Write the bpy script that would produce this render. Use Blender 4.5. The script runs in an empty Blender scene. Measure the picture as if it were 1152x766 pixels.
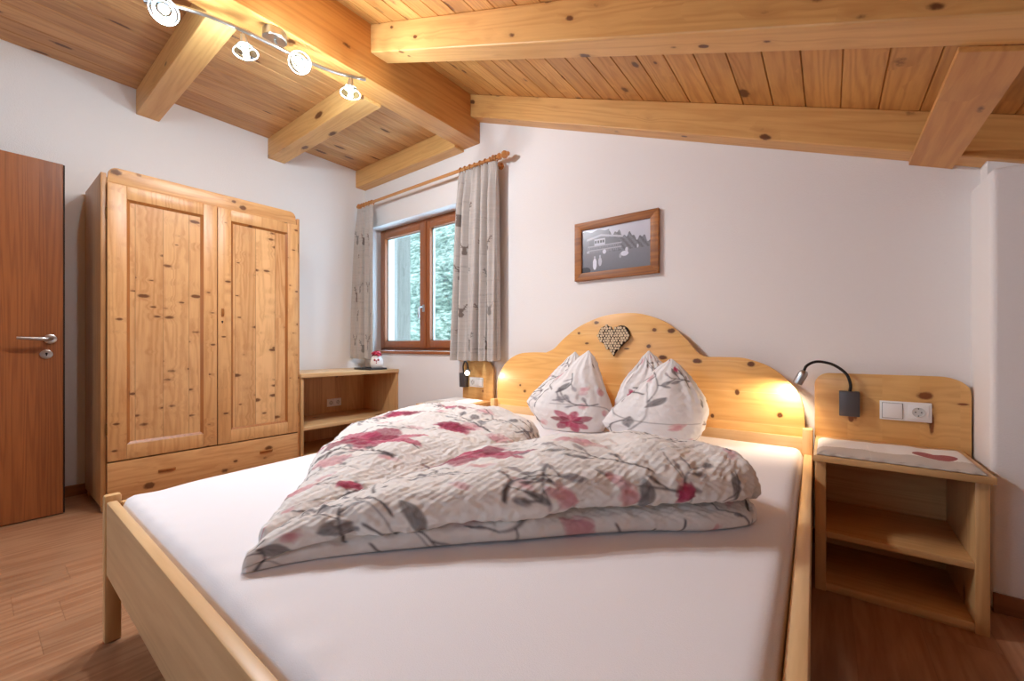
import bpy, bmesh, math, random
import numpy as np
from mathutils import Vector, Matrix
PI = math.pi
SC = bpy.context.scene
COL = SC.collection
random.seed(7)

# ------------------------------------------------------------------ helpers
def lin(r, g, b):
    f = lambda c: (c / 255 / 12.92) if c / 255 <= .04045 else ((c / 255 + .055) / 1.055) ** 2.4
    return (f(r), f(g), f(b), 1.0)

class MB:
    """collects shapes in world coordinates; build() links them as ONE mesh"""
    def __init__(s):
        s.bm = bmesh.new()
    def box(s, a, b, bev=0.0, seg=2, xf=None):
        a, b = Vector(a), Vector(b)
        c = (a + b) / 2; d = b - a
        m = Matrix.Translation(c) @ Matrix.Diagonal((d.x, d.y, d.z, 1))
        if xf is not None: m = xf @ m
        t = bmesh.new()
        bmesh.ops.create_cube(t, size=1, matrix=m)
        if bev > 0:
            bmesh.ops.bevel(t, geom=t.edges[:], offset=bev, segments=seg, profile=.5, affect='EDGES')
        s.merge(t); return s
    def merge(s, t, mat_index=0):
        me = bpy.data.meshes.new('tmp'); t.to_mesh(me); t.free()
        s.bm.from_mesh(me); bpy.data.meshes.remove(me)
    def quadprism(s, pts, z0, z1, bev=0.0):
        """plan polygon extruded in z"""
        t = bmesh.new()
        vs = [t.verts.new((p[0], p[1], z0)) for p in pts]
        f = t.faces.new(vs)
        r = bmesh.ops.extrude_face_region(t, geom=[f])
        for v in r['geom']:
            if isinstance(v, bmesh.types.BMVert): v.co.z = z1
        bmesh.ops.recalc_face_normals(t, faces=t.faces[:])
        if bev > 0:
            bmesh.ops.bevel(t, geom=t.edges[:], offset=bev, segments=2, profile=.5, affect='EDGES')
        s.merge(t); return s
    def extrude(s, pts, vec, bev=0.0, maxang=None):
        """polygon (3D points) extruded along vec"""
        t = bmesh.new()
        vs = [t.verts.new(p) for p in pts]
        f = t.faces.new(vs)
        r = bmesh.ops.extrude_face_region(t, geom=[f])
        for v in r['geom']:
            if isinstance(v, bmesh.types.BMVert): v.co += Vector(vec)
        bmesh.ops.recalc_face_normals(t, faces=t.faces[:])
        if bev > 0:
            vec = Vector(vec).normalized()
            es = [e for e in t.edges if abs((e.verts[0].co - e.verts[1].co).normalized().dot(vec)) < .5]
            bmesh.ops.bevel(t, geom=es, offset=bev, segments=2, profile=.5, affect='EDGES')
        s.merge(t); return s
    def tube(s, pts, r, n=12, closed=False, cap=True):
        pts = [Vector(p) for p in pts]
        rs = r if isinstance(r, (list, tuple)) else [r] * len(pts)
        t = bmesh.new(); rings = []
        up = None
        N = len(pts)
        for i, p in enumerate(pts):
            if closed: d = pts[(i + 1) % N] - pts[i - 1]
            else: d = pts[min(i + 1, N - 1)] - pts[max(i - 1, 0)]
            d.normalize()
            if up is None:
                up = Vector((0, 0, 1)) if abs(d.z) < .9 else Vector((1, 0, 0))
            u = d.cross(up)
            if u.length < 1e-6: u = d.orthogonal()
            u.normalize(); w = u.cross(d).normalized(); up = w
            rings.append([t.verts.new(p + (u * math.cos(a) + w * math.sin(a)) * rs[i]) for a in [2 * PI * k / n for k in range(n)]])
        M = N if closed else N - 1
        for i in range(M):
            A, B = rings[i], rings[(i + 1) % N]
            for k in range(n): t.faces.new((A[k], A[(k + 1) % n], B[(k + 1) % n], B[k]))
        if cap and not closed:
            t.faces.new(rings[0]); t.faces.new(rings[-1])
        bmesh.ops.recalc_face_normals(t, faces=t.faces[:])
        s.merge(t); return s
    def lathe(s, prof, origin, axis=(0, 0, 1), n=32):
        """prof: (radius, height) list along axis from origin"""
        ax = Vector(axis).normalized()
        o = Vector(origin)
        q = Vector((0, 0, 1)).rotation_difference(ax).to_matrix()
        t = bmesh.new(); rings = []
        for r, h in prof:
            if r < 1e-6: rings.append([t.verts.new(o + q @ Vector((0, 0, h)))])
            else: rings.append([t.verts.new(o + q @ Vector((r * math.cos(2 * PI * k / n), r * math.sin(2 * PI * k / n), h))) for k in range(n)])
        for A, B in zip(rings, rings[1:]):
            for k in range(n):
                k2 = (k + 1) % n
                if len(A) == 1 and len(B) == 1: continue
                if len(A) == 1: t.faces.new((A[0], B[k], B[k2]))
                elif len(B) == 1: t.faces.new((A[k], A[k2], B[0]))
                else: t.faces.new((A[k], A[k2], B[k2], B[k]))
        bmesh.ops.recalc_face_normals(t, faces=t.faces[:])
        s.merge(t); return s
    def build(s, name, mat, parent=None, smooth=False, **props):
        me = bpy.data.meshes.new(name)
        s.bm.to_mesh(me); s.bm.free()
        return link(name, me, mat, parent, smooth, **props)

ORG = {}
def link(name, me, mat, parent=None, smooth=False, **props):
    o = bpy.data.objects.new(name, me)
    COL.objects.link(o)
    if mat is not None: me.materials.append(mat)
    if parent is not None:
        org = ORG[parent.name]
        me.transform(Matrix.Translation(-org))
        o.parent = parent
        ORG[o.name] = org
    else:
        if 'loc' in props:
            loc = Vector(props.pop('loc'))
            me.transform(Matrix.Translation(-loc)); o.location = loc
            ORG[o.name] = loc
        else: ORG[o.name] = Vector((0, 0, 0))
    if smooth:
        me.shade_smooth()
        if smooth != 'all':
            try: me.set_sharp_from_angle(angle=math.radians(38))
            except Exception: pass
    for k, v in props.items(): o[k] = v
    return o

def thing(name, label, cat, loc, group=None):
    o = bpy.data.objects.new(name, None); COL.objects.link(o)
    o.location = loc; o.empty_display_size = .05
    o['label'] = label; o['category'] = cat
    if group: o['group'] = group
    ORG[o.name] = Vector(loc)
    return o

def grid_mesh(name, P, closed_u=False, closed_v=False, colors=None):
    """P: (nu,nv,3) array"""
    nu, nv = P.shape[:2]
    idx = np.arange(nu * nv).reshape(nu, nv)
    iu = np.arange(nu if closed_u else nu - 1); iv = np.arange(nv if closed_v else nv - 1)
    A = idx[np.ix_(iu, iv)]; B = idx[np.ix_((iu + 1) % nu, iv)]
    Cc = idx[np.ix_((iu + 1) % nu, (iv + 1) % nv)]; D = idx[np.ix_(iu, (iv + 1) % nv)]
    F = np.stack([A, B, Cc, D], -1).reshape(-1, 4)
    me = bpy.data.meshes.new(name)
    nf = len(F)
    me.vertices.add(nu * nv); me.vertices.foreach_set('co', P.reshape(-1).astype(np.float32))
    me.loops.add(nf * 4); me.loops.foreach_set('vertex_index', F.reshape(-1).astype(np.int32))
    me.polygons.add(nf); me.polygons.foreach_set('loop_start', np.arange(0, nf * 4, 4, dtype=np.int32))
    me.update(calc_edges=True)
    if colors is not None:
        at = me.color_attributes.new('pattern', 'FLOAT_COLOR', 'POINT')
        c = np.ones((nu * nv, 4), np.float32); c[:, :3] = colors.reshape(-1, 3)
        at.data.foreach_set('color', c.reshape(-1))
    me.validate()
    return me

# ------------------------------------------------------------------ materials
class NT:
    def __init__(s, name):
        s.m = bpy.data.materials.new(name); s.m.use_nodes = True
        s.t = s.m.node_tree; s.t.nodes.clear()
        s.out = s.n('ShaderNodeOutputMaterial')
    def n(s, typ, **kw):
        x = s.t.nodes.new(typ)
        for k, v in kw.items():
            if k.startswith('i_'):
                key = k[2:]; key = int(key) if key.isdigit() else key.replace('_', ' ')
                x.inputs[key].default_value = v
            else: setattr(x, k, v)
        return x
    def l(s, a, b): s.t.links.new(a, b)
    def math(s, op, a, b=None, c=None, clamp=False):
        x = s.n('ShaderNodeMath', operation=op); x.use_clamp = clamp
        for i, v in enumerate((a, b, c)):
            if v is None: continue
            if isinstance(v, (int, float)): x.inputs[i].default_value = v
            else: s.l(v, x.inputs[i])
        return x.outputs[0]
    def mix(s, fac, a, b, mode='MIX'):
        x = s.n('ShaderNodeMix', data_type='RGBA', blend_type=mode)
        for i, v in ((0, fac), (6, a), (7, b)):
            if isinstance(v, (int, float, tuple)): x.inputs[i].default_value = v
            else: s.l(v, x.inputs[i])
        return x.outputs[2]
    def vmath(s, op, a, b=None):
        x = s.n('ShaderNodeVectorMath', operation=op)
        for i, v in enumerate((a, b)):
            if v is None: continue
            if isinstance(v, tuple): x.inputs[i].default_value = v
            else: s.l(v, x.inputs[i])
        return x.outputs['Value'] if op in ('LENGTH', 'DOT_PRODUCT', 'DISTANCE') else x.outputs[0]
    def ramp(s, fac, stops):
        x = s.n('ShaderNodeValToRGB')
        el = x.color_ramp.elements
        while len(el) < len(stops): el.new(.5)
        for e, (p, c) in zip(el, stops): e.position = p; e.color = c
        s.l(fac, x.inputs[0]); return x.outputs[0]
    def bsdf(s, color, rough=.5, bump=None, bump_d=.002, bump_s=1.0, **kw):
        b = s.n('ShaderNodeBsdfPrincipled')
        if isinstance(color, tuple): b.inputs['Base Color'].default_value = color
        else: s.l(color, b.inputs['Base Color'])
        if isinstance(rough, (int, float)): b.inputs['Roughness'].default_value = rough
        else: s.l(rough, b.inputs['Roughness'])
        for k, v in kw.items(): b.inputs[k.replace('_', ' ')].default_value = v
        if bump is not None:
            bp = s.n('ShaderNodeBump'); bp.inputs['Distance'].default_value = bump_d; bp.inputs['Strength'].default_value = bump_s
            s.l(bump, bp.inputs['Height']); s.l(bp.outputs[0], b.inputs['Normal'])
        s.l(b.outputs[0], s.out.inputs[0]); return b

def wood(name, axis, light, dark, knot=(84, 38, 14), kscale=5.0, kamount=.4, ksize=.16, rough=.42, plank=None, plank_axis=None,
         plank_off=0.0, plank_var=.12, world=False, knots=None, groove=False, fine=1.0, contrast=1.0, stretch=.07, kaspect=.42, groove_col=(70, 40, 20), shear=0.0):
    """procedural timber: grain along AXIS, random knots, optional glued boards PLANK wide across PLANK_AXIS,
       optional explicit KNOTS [(x,y,z,r_along,r_across)] in object space"""
    T = NT(name)
    tc = T.n('ShaderNodeTexCoord').outputs['Object']
    if shear:   # grain follows a member that slopes across X
        sx = T.n('ShaderNodeSeparateXYZ'); T.l(tc, sx.inputs[0]); cx_ = T.n('ShaderNodeCombineXYZ')
        T.l(sx.outputs[0], cx_.inputs[0]); T.l(sx.outputs[1], cx_.inputs[1]); T.l(T.math('MULTIPLY_ADD', sx.outputs[0], shear, sx.outputs[2]), cx_.inputs[2]); tc = cx_.outputs[0]
    if not world:
        oi = T.n('ShaderNodeObjectInfo').outputs['Random']
        sc = T.math('MULTIPLY', oi, 17.0)
        off = T.n('ShaderNodeCombineXYZ'); 
        for i in range(3): T.l(sc, off.inputs[i])
        co = T.vmath('ADD', tc, off.outputs[0])
    else: co = tc
    ax = 'XYZ'.index(axis)
    base_co = co
    pl_rand = None
    if plank:
        sep = T.n('ShaderNodeSeparateXYZ'); T.l(tc, sep.inputs[0])
        pc = T.math('DIVIDE', T.math('ADD', sep.outputs['XYZ'.index(plank_axis)], plank_off), plank)
        fl = T.math('FLOOR', pc)
        wn = T.n('ShaderNodeTexWhiteNoise', noise_dimensions='1D'); T.l(fl, wn.inputs['W'])
        pl_rand = wn.outputs['Value']
        offv = T.n('ShaderNodeCombineXYZ'); T.l(T.math('MULTIPLY', pl_rand, 13.0), offv.inputs[ax])
        T.l(T.math('MULTIPLY', pl_rand, 7.0), offv.inputs[(ax + 1) % 3])
        co = T.vmath('ADD', co, offv.outputs[0])
    # knots
    ksc = [kscale] * 3; ksc[ax] = kscale * kaspect
    kv = T.vmath('MULTIPLY', co, tuple(ksc))
    vo = T.n('ShaderNodeTexVoronoi', feature='F1', distance='EUCLIDEAN'); vo.inputs['Scale'].default_value = 1; vo.inputs['Randomness'].default_value = .95
    T.l(kv, vo.inputs['Vector'])
    sepc = T.n('ShaderNodeSeparateColor'); T.l(vo.outputs['Color'], sepc.inputs[0])
    pres = T.math('LESS_THAN', sepc.outputs[0], kamount)
    size = T.math('MULTIPLY', T.math('ADD', sepc.outputs[1], .45), ksize)
    dk = T.math('DIVIDE', vo.outputs['Distance'], size)
    dk2 = T.math('ADD', dk, T.math('MULTIPLY', T.math('SUBTRACT', 1.0, pres), 99.0))
    if knots:
        for (kx, ky, kz, ra, rc) in knots:
            s3 = [1 / rc] * 3; s3[ax] = 1 / ra
            if rc > 0: pass
            dv = T.vmath('MULTIPLY', T.vmath('SUBTRACT', tc, (kx, ky, kz)), tuple(s3))
            dk2 = T.math('MINIMUM', dk2, T.vmath('LENGTH', dv))
    nz0 = T.n('ShaderNodeTexNoise'); nz0.inputs['Scale'].default_value = 60; nz0.inputs['Detail'].default_value = 2; T.l(co, nz0.inputs['Vector'])
    dk3 = T.math('ADD', dk2, T.math('MULTIPLY', T.math('SUBTRACT', nz0.outputs[0], .5), .5))
    kmask = T.n('ShaderNodeMapRange', interpolation_type='SMOOTHSTEP'); T.l(dk3, kmask.inputs[0])
    kmask.inputs[1].default_value = 1.05; kmask.inputs[2].default_value = .6; kmask.inputs[3].default_value = 0; kmask.inputs[4].default_value = 1
    halo = T.math('POWER', 2.718, T.math('MULTIPLY', dk2, -.9))
    # grain
    st = [1.0] * 3; st[ax] = stretch
    gv = T.vmath('MULTIPLY', co, tuple(st))
    dis = T.n('ShaderNodeCombineXYZ')
    h2 = T.math('MULTIPLY', halo, .035)
    for i in range(3):
        if i != ax: T.l(h2, dis.inputs[i])
    gv = T.vmath('ADD', gv, dis.outputs[0])
    n1 = T.n('ShaderNodeTexNoise'); n1.inputs['Scale'].default_value = 9 * fine; n1.inputs['Detail'].default_value = 1.5; T.l(gv, n1.inputs['Vector'])
    ph = T.math('MULTIPLY', n1.outputs[0], 62.0)
    rings = T.math('MULTIPLY_ADD', T.math('SINE', ph), .5, .5)
    rings = T.math('POWER', rings, 1.6)
    n2 = T.n('ShaderNodeTexNoise'); n2.inputs['Scale'].default_value = 110 * fine; n2.inputs['Detail'].default_value = 3; T.l(gv, n2.inputs['Vector'])
    n3 = T.n('ShaderNodeTexNoise'); n3.inputs['Scale'].default_value = 3.5; n3.inputs['Detail'].default_value = 2; T.l(gv, n3.inputs['Vector'])
    g = T.math('ADD', T.math('MULTIPLY', rings, .30 * contrast), T.math('MULTIPLY', T.math('SUBTRACT', n2.outputs[0], .35), .55 * contrast))
    g = T.math('ADD', g, T.math('MULTIPLY', T.math('SUBTRACT', n3.outputs[0], .42), 1.0 * contrast), clamp=True)
    c = T.mix(g, lin(*light), lin(*dark))
    if plank:
        v = T.math('ADD', T.math('MULTIPLY', pl_rand, plank_var * 2), 1 - plank_var)
        comb = T.n('ShaderNodeCombineColor')
        T.l(v, comb.inputs[0]); T.l(T.math('POWER', v, 1.25), comb.inputs[1]); T.l(T.math('POWER', v, 1.5), comb.inputs[2])
        c = T.mix(1.0, c, comb.outputs[0], 'MULTIPLY')
        if groove:
            fr = T.math('FRACT', pc)
            e = T.math('MINIMUM', fr, T.math('SUBTRACT', 1.0, fr))
            gm = T.math('LESS_THAN', e, .0016 / plank)
            c = T.mix(T.math('MULTIPLY', gm, .45), c, lin(*groove_col))
    hal = T.math('MULTIPLY', halo, .35, clamp=True)
    c = T.mix(hal, c, lin(*[int(a * .55 + b * .45) for a, b in zip(dark, knot)]))
    c = T.mix(T.math('MULTIPLY', kmask.outputs[0], .9), c, lin(*knot))
    T.bsdf(c, rough, bump=g, bump_d=.0006, bump_s=.35)
    return T.m

def plain(name, rgb, rough=.5, metal=0.0, noise=0.0, nscale=40, bump=0.0, bscale=200, **kw):
    T = NT(name)
    c = lin(*rgb)
    col = c
    tc = T.n('ShaderNodeTexCoord').outputs['Object']
    if noise > 0:
        n = T.n('ShaderNodeTexNoise'); n.inputs['Scale'].default_value = nscale; n.inputs['Detail'].default_value = 4
        T.l(tc, n.inputs['Vector'])
        d = tuple(max(0, x * (1 - noise)) for x in c[:3]) + (1,)
        col = T.mix(n.outputs[0], d, c)
    bh = None
    if bump > 0:
        nb = T.n('ShaderNodeTexNoise'); nb.inputs['Scale'].default_value = bscale; nb.inputs['Detail'].default_value = 3
        T.l(tc, nb.inputs['Vector']); bh = nb.outputs[0]
    T.bsdf(col, rough, bump=bh, bump_d=bump, Metallic=metal, **kw)
    return T.m

def cloth_mat(name, rough=.9, weave=900, bump=.0006, pucker=0.0, pscale=55, trans=0.0, sheen=.15):
    """fabric coloured by the print stored on the mesh"""
    T = NT(name)
    a = T.n('ShaderNodeAttribute', attribute_name='pattern')
    tc = T.n('ShaderNodeTexCoord').outputs['Object']
    nb = T.n('ShaderNodeTexNoise'); nb.inputs['Scale'].default_value = weave; nb.inputs['Detail'].default_value = 1; T.l(tc, nb.inputs['Vector'])
    h = T.math('MULTIPLY', nb.outputs[0], .3)
    if pucker > 0:
        vo = T.n('ShaderNodeTexVoronoi', feature='SMOOTH_F1'); vo.inputs['Scale'].default_value = pscale; T.l(tc, vo.inputs['Vector'])
        h = T.math('ADD', h, T.math('MULTIPLY', vo.outputs['Distance'], -pucker))
        vo2 = T.n('ShaderNodeTexNoise'); vo2.inputs['Scale'].default_value = pscale * .45; vo2.inputs['Detail'].default_value = 2; T.l(tc, vo2.inputs['Vector'])
        h = T.math('ADD', h, T.math('MULTIPLY', vo2.outputs[0], pucker * 1.4))
    b = T.bsdf(a.outputs['Color'], rough, bump=h, bump_d=bump * (8 if pucker else 1), Sheen_Weight=sheen)
    if trans > 0:
        tr = T.n('ShaderNodeBsdfTranslucent'); T.l(a.outputs['Color'], tr.inputs[0])
        mx = T.n('ShaderNodeMixShader'); mx.inputs[0].default_value = trans
        T.l(b.outputs[0], mx.inputs[1]); T.l(tr.outputs[0], mx.inputs[2]); T.l(mx.outputs[0], T.out.inputs[0])
    return T.m

def emis(name, rgb, strength):
    T = NT(name); e = T.n('ShaderNodeEmission'); e.inputs[0].default_value = lin(*rgb); e.inputs[1].default_value = strength
    T.l(e.outputs[0], T.out.inputs[0]); return T.m

def glassy(name, rgb=(255, 255, 255), refl=.07, rough=.0):
    T = NT(name)
    tr = T.n('ShaderNodeBsdfTransparent'); tr.inputs[0].default_value = lin(*rgb)
    gl = T.n('ShaderNodeBsdfGlossy'); gl.inputs['Roughness'].default_value = rough
    lw = T.n('ShaderNodeLayerWeight'); lw.inputs[0].default_value = .3
    f = T.math('ADD', T.math('MULTIPLY', lw.outputs['Facing'], refl * 3), refl, clamp=True)
    mx = T.n('ShaderNodeMixShader'); T.l(f, mx.inputs[0]); T.l(tr.outputs[0], mx.inputs[1]); T.l(gl.outputs[0], mx.inputs[2])
    T.l(mx.outputs[0], T.out.inputs[0]); return T.m

PINE_L, PINE_D = (236, 190, 128), (205, 146, 82)
M = {}
M['wall'] = plain('white_plaster', (236, 233, 232), .9, bump=.0015, bscale=160)
CL, CD = (206, 156, 102), (162, 106, 58)
M['board_left'] = wood('ceiling_boards_left', 'Y', CL, CD, plank=.145, plank_axis='X', plank_off=4.02, world=True, kscale=10, kamount=.5, ksize=.16, plank_var=.08, contrast=1.15, kaspect=.3)
M['board_right'] = wood('ceiling_boards_right', 'Y', (212, 158, 92), (166, 106, 48), plank=.135, plank_axis='X', plank_off=4.005, world=True, kscale=8, kamount=.7, ksize=.2, plank_var=.14, contrast=1.2, kaspect=.6)
M['beam_x'] = wood('beam_wood_across', 'X', (224, 176, 112), (192, 134, 72), kscale=7.5, kamount=.55, ksize=.17, stretch=.05)
M['beam_slope'] = wood('sloping_beam_wood', 'X', (224, 174, 108), (190, 130, 68), kscale=12, kamount=.7, ksize=.17, stretch=.05, shear=.396, kaspect=.6)
M['beam_y'] = wood('beam_wood_along', 'Y', (210, 152, 86), (174, 108, 50), kscale=7.5, kamount=.5, ksize=.17, stretch=.05, contrast=1.15)
M['floor'] = None
M['ward_z'] = wood('wardrobe_pine', 'Z', (222, 172, 116), (178, 116, 64), kscale=10, kamount=.6, ksize=.17, kaspect=2.4, knot=(98, 54, 26), rough=.36)
M['ward_y'] = wood('wardrobe_pine_across', 'Y', (222, 172, 116), (178, 116, 64), kscale=10, kamount=.6, ksize=.18, kaspect=.7, knot=(98, 54, 26), rough=.36)
M['ward_panel'] = wood('wardrobe_panel_pine', 'Z', (226, 178, 124), (182, 122, 70), plank=.137, plank_axis='Y', plank_off=.02, kscale=7, kamount=.75, ksize=.19, kaspect=2.6, knot=(98, 54, 26), groove=True, plank_var=.08, contrast=1.1, rough=.36)
M['ward_edge'] = wood('wardrobe_shade_line_pine', 'Z', (176, 112, 54), (134, 76, 32), kscale=7, kamount=.5, ksize=.17, rough=.36)  # darkened so the moulding colour carries the panels' shadow lines; pulls share it
M['bed_x'] = wood('bed_pine_across', 'X', (226, 192, 146), (198, 156, 108), kscale=5, kamount=.3, ksize=.11, rough=.35)
M['bed_y'] = wood('bed_pine_along', 'Y', (230, 196, 146), (200, 158, 106), kscale=5, kamount=.3, ksize=.1, rough=.33)
M['bed_z'] = wood('bed_pine_upright', 'Z', (222, 184, 132), (192, 148, 96), kscale=5, kamount=.2, ksize=.1, rough=.35)
M['ns_x'] = wood('nightstand_pine_across', 'X', (218, 176, 122), (188, 140, 86), kscale=5, kamount=.3, ksize=.12, rough=.4)
M['ns_z'] = wood('nightstand_pine_upright', 'Z', (218, 176, 122), (188, 140, 86), kscale=5, kamount=.3, ksize=.12, rough=.4)
M['desk_z'] = wood('shelf_unit_pine_upright', 'Z', (212, 168, 116), (178, 128, 78), plank=.13, plank_axis='Y', kscale=6, kamount=.45, ksize=.15, rough=.4)
M['desk_y'] = wood('shelf_unit_pine_across', 'Y', (220, 182, 134), (190, 146, 96), kscale=7, kamount=.4, ksize=.13, rough=.35)
M['door'] = wood('door_larch', 'Z', (160, 94, 48), (112, 58, 26), kscale=3, kamount=.0, ksize=.1, rough=.4, fine=1.9, stretch=.03, contrast=1.1, plank=.2, plank_axis='Y', plank_var=.08)
M['window_wood'] = wood('window_frame_wood', 'Z', (166, 100, 60), (130, 72, 40), kscale=3, kamount=.0, ksize=.1, rough=.35, fine=1.6, stretch=.03, contrast=.7)
M['skirting'] = wood('skirting_wood', 'X', (150, 92, 52), (110, 62, 32), kscale=3, kamount=0, ksize=.1, rough=.4)
M['frame_wood'] = wood('picture_frame_wood', 'X', (176, 110, 44), (116, 64, 20), kscale=9, kamount=.3, ksize=.2, rough=.5, contrast=1.3)
M['rod_wood'] = wood('curtain_rod_wood', 'X', (206, 146, 88), (172, 108, 58), kscale=3, kamount=0, ksize=.1, rough=.35)
M['out_wood'] = wood('weathered_post_wood', 'Z', (112, 102, 90), (80, 70, 60), kscale=5, kamount=.5, ksize=.14, rough=.7)
M['metal'] = plain('brushed_nickel', (190, 190, 190), .28, 1.0)
M['dark_metal'] = plain('gunmetal', (92, 88, 90), .45, .6)
M['rubber'] = plain('black_rubber', (18, 17, 18), .45)
M['white_plastic'] = plain('white_plastic', (238, 237, 236), .3)
M['hole'] = plain('dark_hole', (20, 18, 16), .8)
M['brass'] = plain('aged_brass', (140, 105, 60), .4, .9)
M['glass'] = glassy('window_glass', (244, 252, 252), .03)
M['shade'] = glassy('clear_lamp_glass', (232, 242, 244), .03, .05)
M['rim'] = plain('pale_glass_rim', (214, 232, 234), .15)
M['tray'] = plain('dark_slate', (48, 44, 46), .4)
M['porcelain'] = plain('white_porcelain', (236, 230, 226), .3)
M['petal'] = plain('red_petals', (196, 20, 54), .6, noise=.4)
M['sheet'] = plain('white_cotton_sheet', (232, 230, 234), .85, bump=.0008, bscale=500, Sheen_Weight=.1)
M['bark'] = plain('dark_twig_bark', (66, 40, 24), .8, noise=.5)
M['slice'] = plain('cut_wood_slices', (232, 208, 172), .7, noise=.3, nscale=120)

def floor_mat():
    T = NT('laminate_floor')
    tc = T.n('ShaderNodeTexCoord').outputs['Object']
    sep = T.n('ShaderNodeSeparateXYZ'); T.l(tc, sep.inputs[0])
    xr = T.math('DIVIDE', T.math('ADD', sep.outputs[0], 10.0), .19); row = T.math('FLOOR', xr)
    wn = T.n('ShaderNodeTexWhiteNoise', noise_dimensions='1D'); T.l(row, wn.inputs['W'])
    yr = T.math('DIVIDE', T.math('ADD', T.math('ADD', sep.outputs[1], 10.0), T.math('MULTIPLY', wn.outputs[0], 1.3)), 1.3)
    cell = T.math('FLOOR', yr)
    w2 = T.n('ShaderNodeTexWhiteNoise', noise_dimensions='2D')
    cb = T.n('ShaderNodeCombineXYZ'); T.l(row, cb.inputs[0]); T.l(cell, cb.inputs[1]); T.l(cb.outputs[0], w2.inputs['Vector'])
    off = T.n('ShaderNodeCombineXYZ'); T.l(T.math('MULTIPLY', w2.outputs[0], 23.0), off.inputs[1]); T.l(T.math('MULTIPLY', w2.outputs[0], 9.0), off.inputs[2])
    co = T.vmath('ADD', T.vmath('MULTIPLY', tc, (1, .09, 1)), off.outputs[0])
    n1 = T.n('ShaderNodeTexNoise'); n1.inputs['Scale'].default_value = 8; n1.inputs['Detail'].default_value = 2; T.l(co, n1.inputs['Vector'])
    r = T.math('MULTIPLY_ADD', T.math('SINE', T.math('MULTIPLY', n1.outputs[0], 48.0)), .5, .5)
    n2 = T.n('ShaderNodeTexNoise'); n2.inputs['Scale'].default_value = 90; n2.inputs['Detail'].default_value = 4; T.l(co, n2.inputs['Vector'])
    g = T.math('ADD', T.math('MULTIPLY', r, .35), T.math('MULTIPLY', n2.outputs[0], .75), clamp=True)
    c = T.mix(g, lin(186, 144, 110), lin(144, 94, 62))
    v = T.math('ADD', T.math('MULTIPLY', w2.outputs[0], .16), .92)
    cc = T.n('ShaderNodeCombineColor'); [T.l(v, cc.inputs[i]) for i in range(3)]
    c = T.mix(1.0, c, cc.outputs[0], 'MULTIPLY')
    fx = T.math('FRACT', xr); fy = T.math('FRACT', yr)
    ex = T.math('LESS_THAN', fx, .012); ey = T.math('LESS_THAN', fy, .002)
    c = T.mix(T.math('MULTIPLY', T.math('MAXIMUM', ex, ey), .28), c, lin(90, 55, 35))
    T.bsdf(c, .36, bump=g, bump_d=.0004, bump_s=.3)
    return T.m
M['floor'] = floor_mat()

# ------------------------------------------------------------------ room shell
XL, XR, YB, YF = -4.02, 1.9, 2.62, -2.4
SL, ZR = .396, 2.146           # right roof slope: boards z = ZR - SL*x
RB = 1.964                     # rafter underside z = RB - SL*x
zb = lambda x: ZR - SL * x
zr = lambda x: RB - SL * x

MB().box((XL - .3, YF - .3, -.2), (XR + .3, YB + .4, 0)).build('floor', M['floor'], kind='structure')

WX0, WX1, WZ0, WZ1 = -3.94, -2.42, .955, 2.27   # window opening
w = MB()
w.box((XL - .3, YB, 0), (WX0, YB + .32, 3.5)).box((WX1, YB, 0), (XR + .3, YB + .32, 3.5))
w.box((WX0, YB, WZ1), (WX1, YB + .32, 3.5)).box((WX0, YB, 0), (WX1, YB + .32, WZ0 - .03))
w.build('wall_back', M['wall'], kind='structure')
MB().box((XL - .3, YF - .3, 0), (XL, YB, 3.5)).build('wall_left', M['wall'], kind='structure')
MB().box((XR, YF - .3, 0), (XR + .3, YB, 3.5)).build('wall_right', M['wall'], kind='structure')
FX0, FX1, FZ0, FZ1 = -2.35, -1.25, .95, 2.25  # opening added in the unseen wall to let fill daylight in
wf = MB().box((XL, YF - .3, 0), (FX0, YF, 3.5)).box((FX1, YF - .3, 0), (XR, YF, 3.5)).box((FX0, YF - .3, 0), (FX1, YF, FZ0)).box((FX0, YF - .3, FZ1), (FX1, YF, 3.5))
wf.build('wall_front', M['wall'], kind='structure')
# chimney breast on the right with rounded plaster edges
b = MB().box((.488, 2.35, 0), (XR, YB + .02, 1.675), bev=.02, seg=5)
b.box((.515, 2.53, 1.66), (XR, YB + .02, zb(.47) - .02), bev=.004)
b.build('wall_chimney_breast', M['wall'], kind='structure', smooth=True)

# baseboards
MB().box((.492, 2.338, 0), (XR, 2.35, .072), bev=.003).build('baseboard_right', M['skirting'], kind='structure')
MB().box((-2.1, YB - .014, 0), (.488, YB, .072), bev=.003).build('baseboard_back', M['skirting'], kind='structure')
sk = wood('skirting_wood_left', 'Y', (150, 92, 52), (110, 62, 32), kscale=3, kamount=0, ksize=.1, rough=.4)
MB().box((XL, YF, 0), (XL + .014, 1.64, .072), bev=.003).build('baseboard_left', sk, kind='structure')

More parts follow.
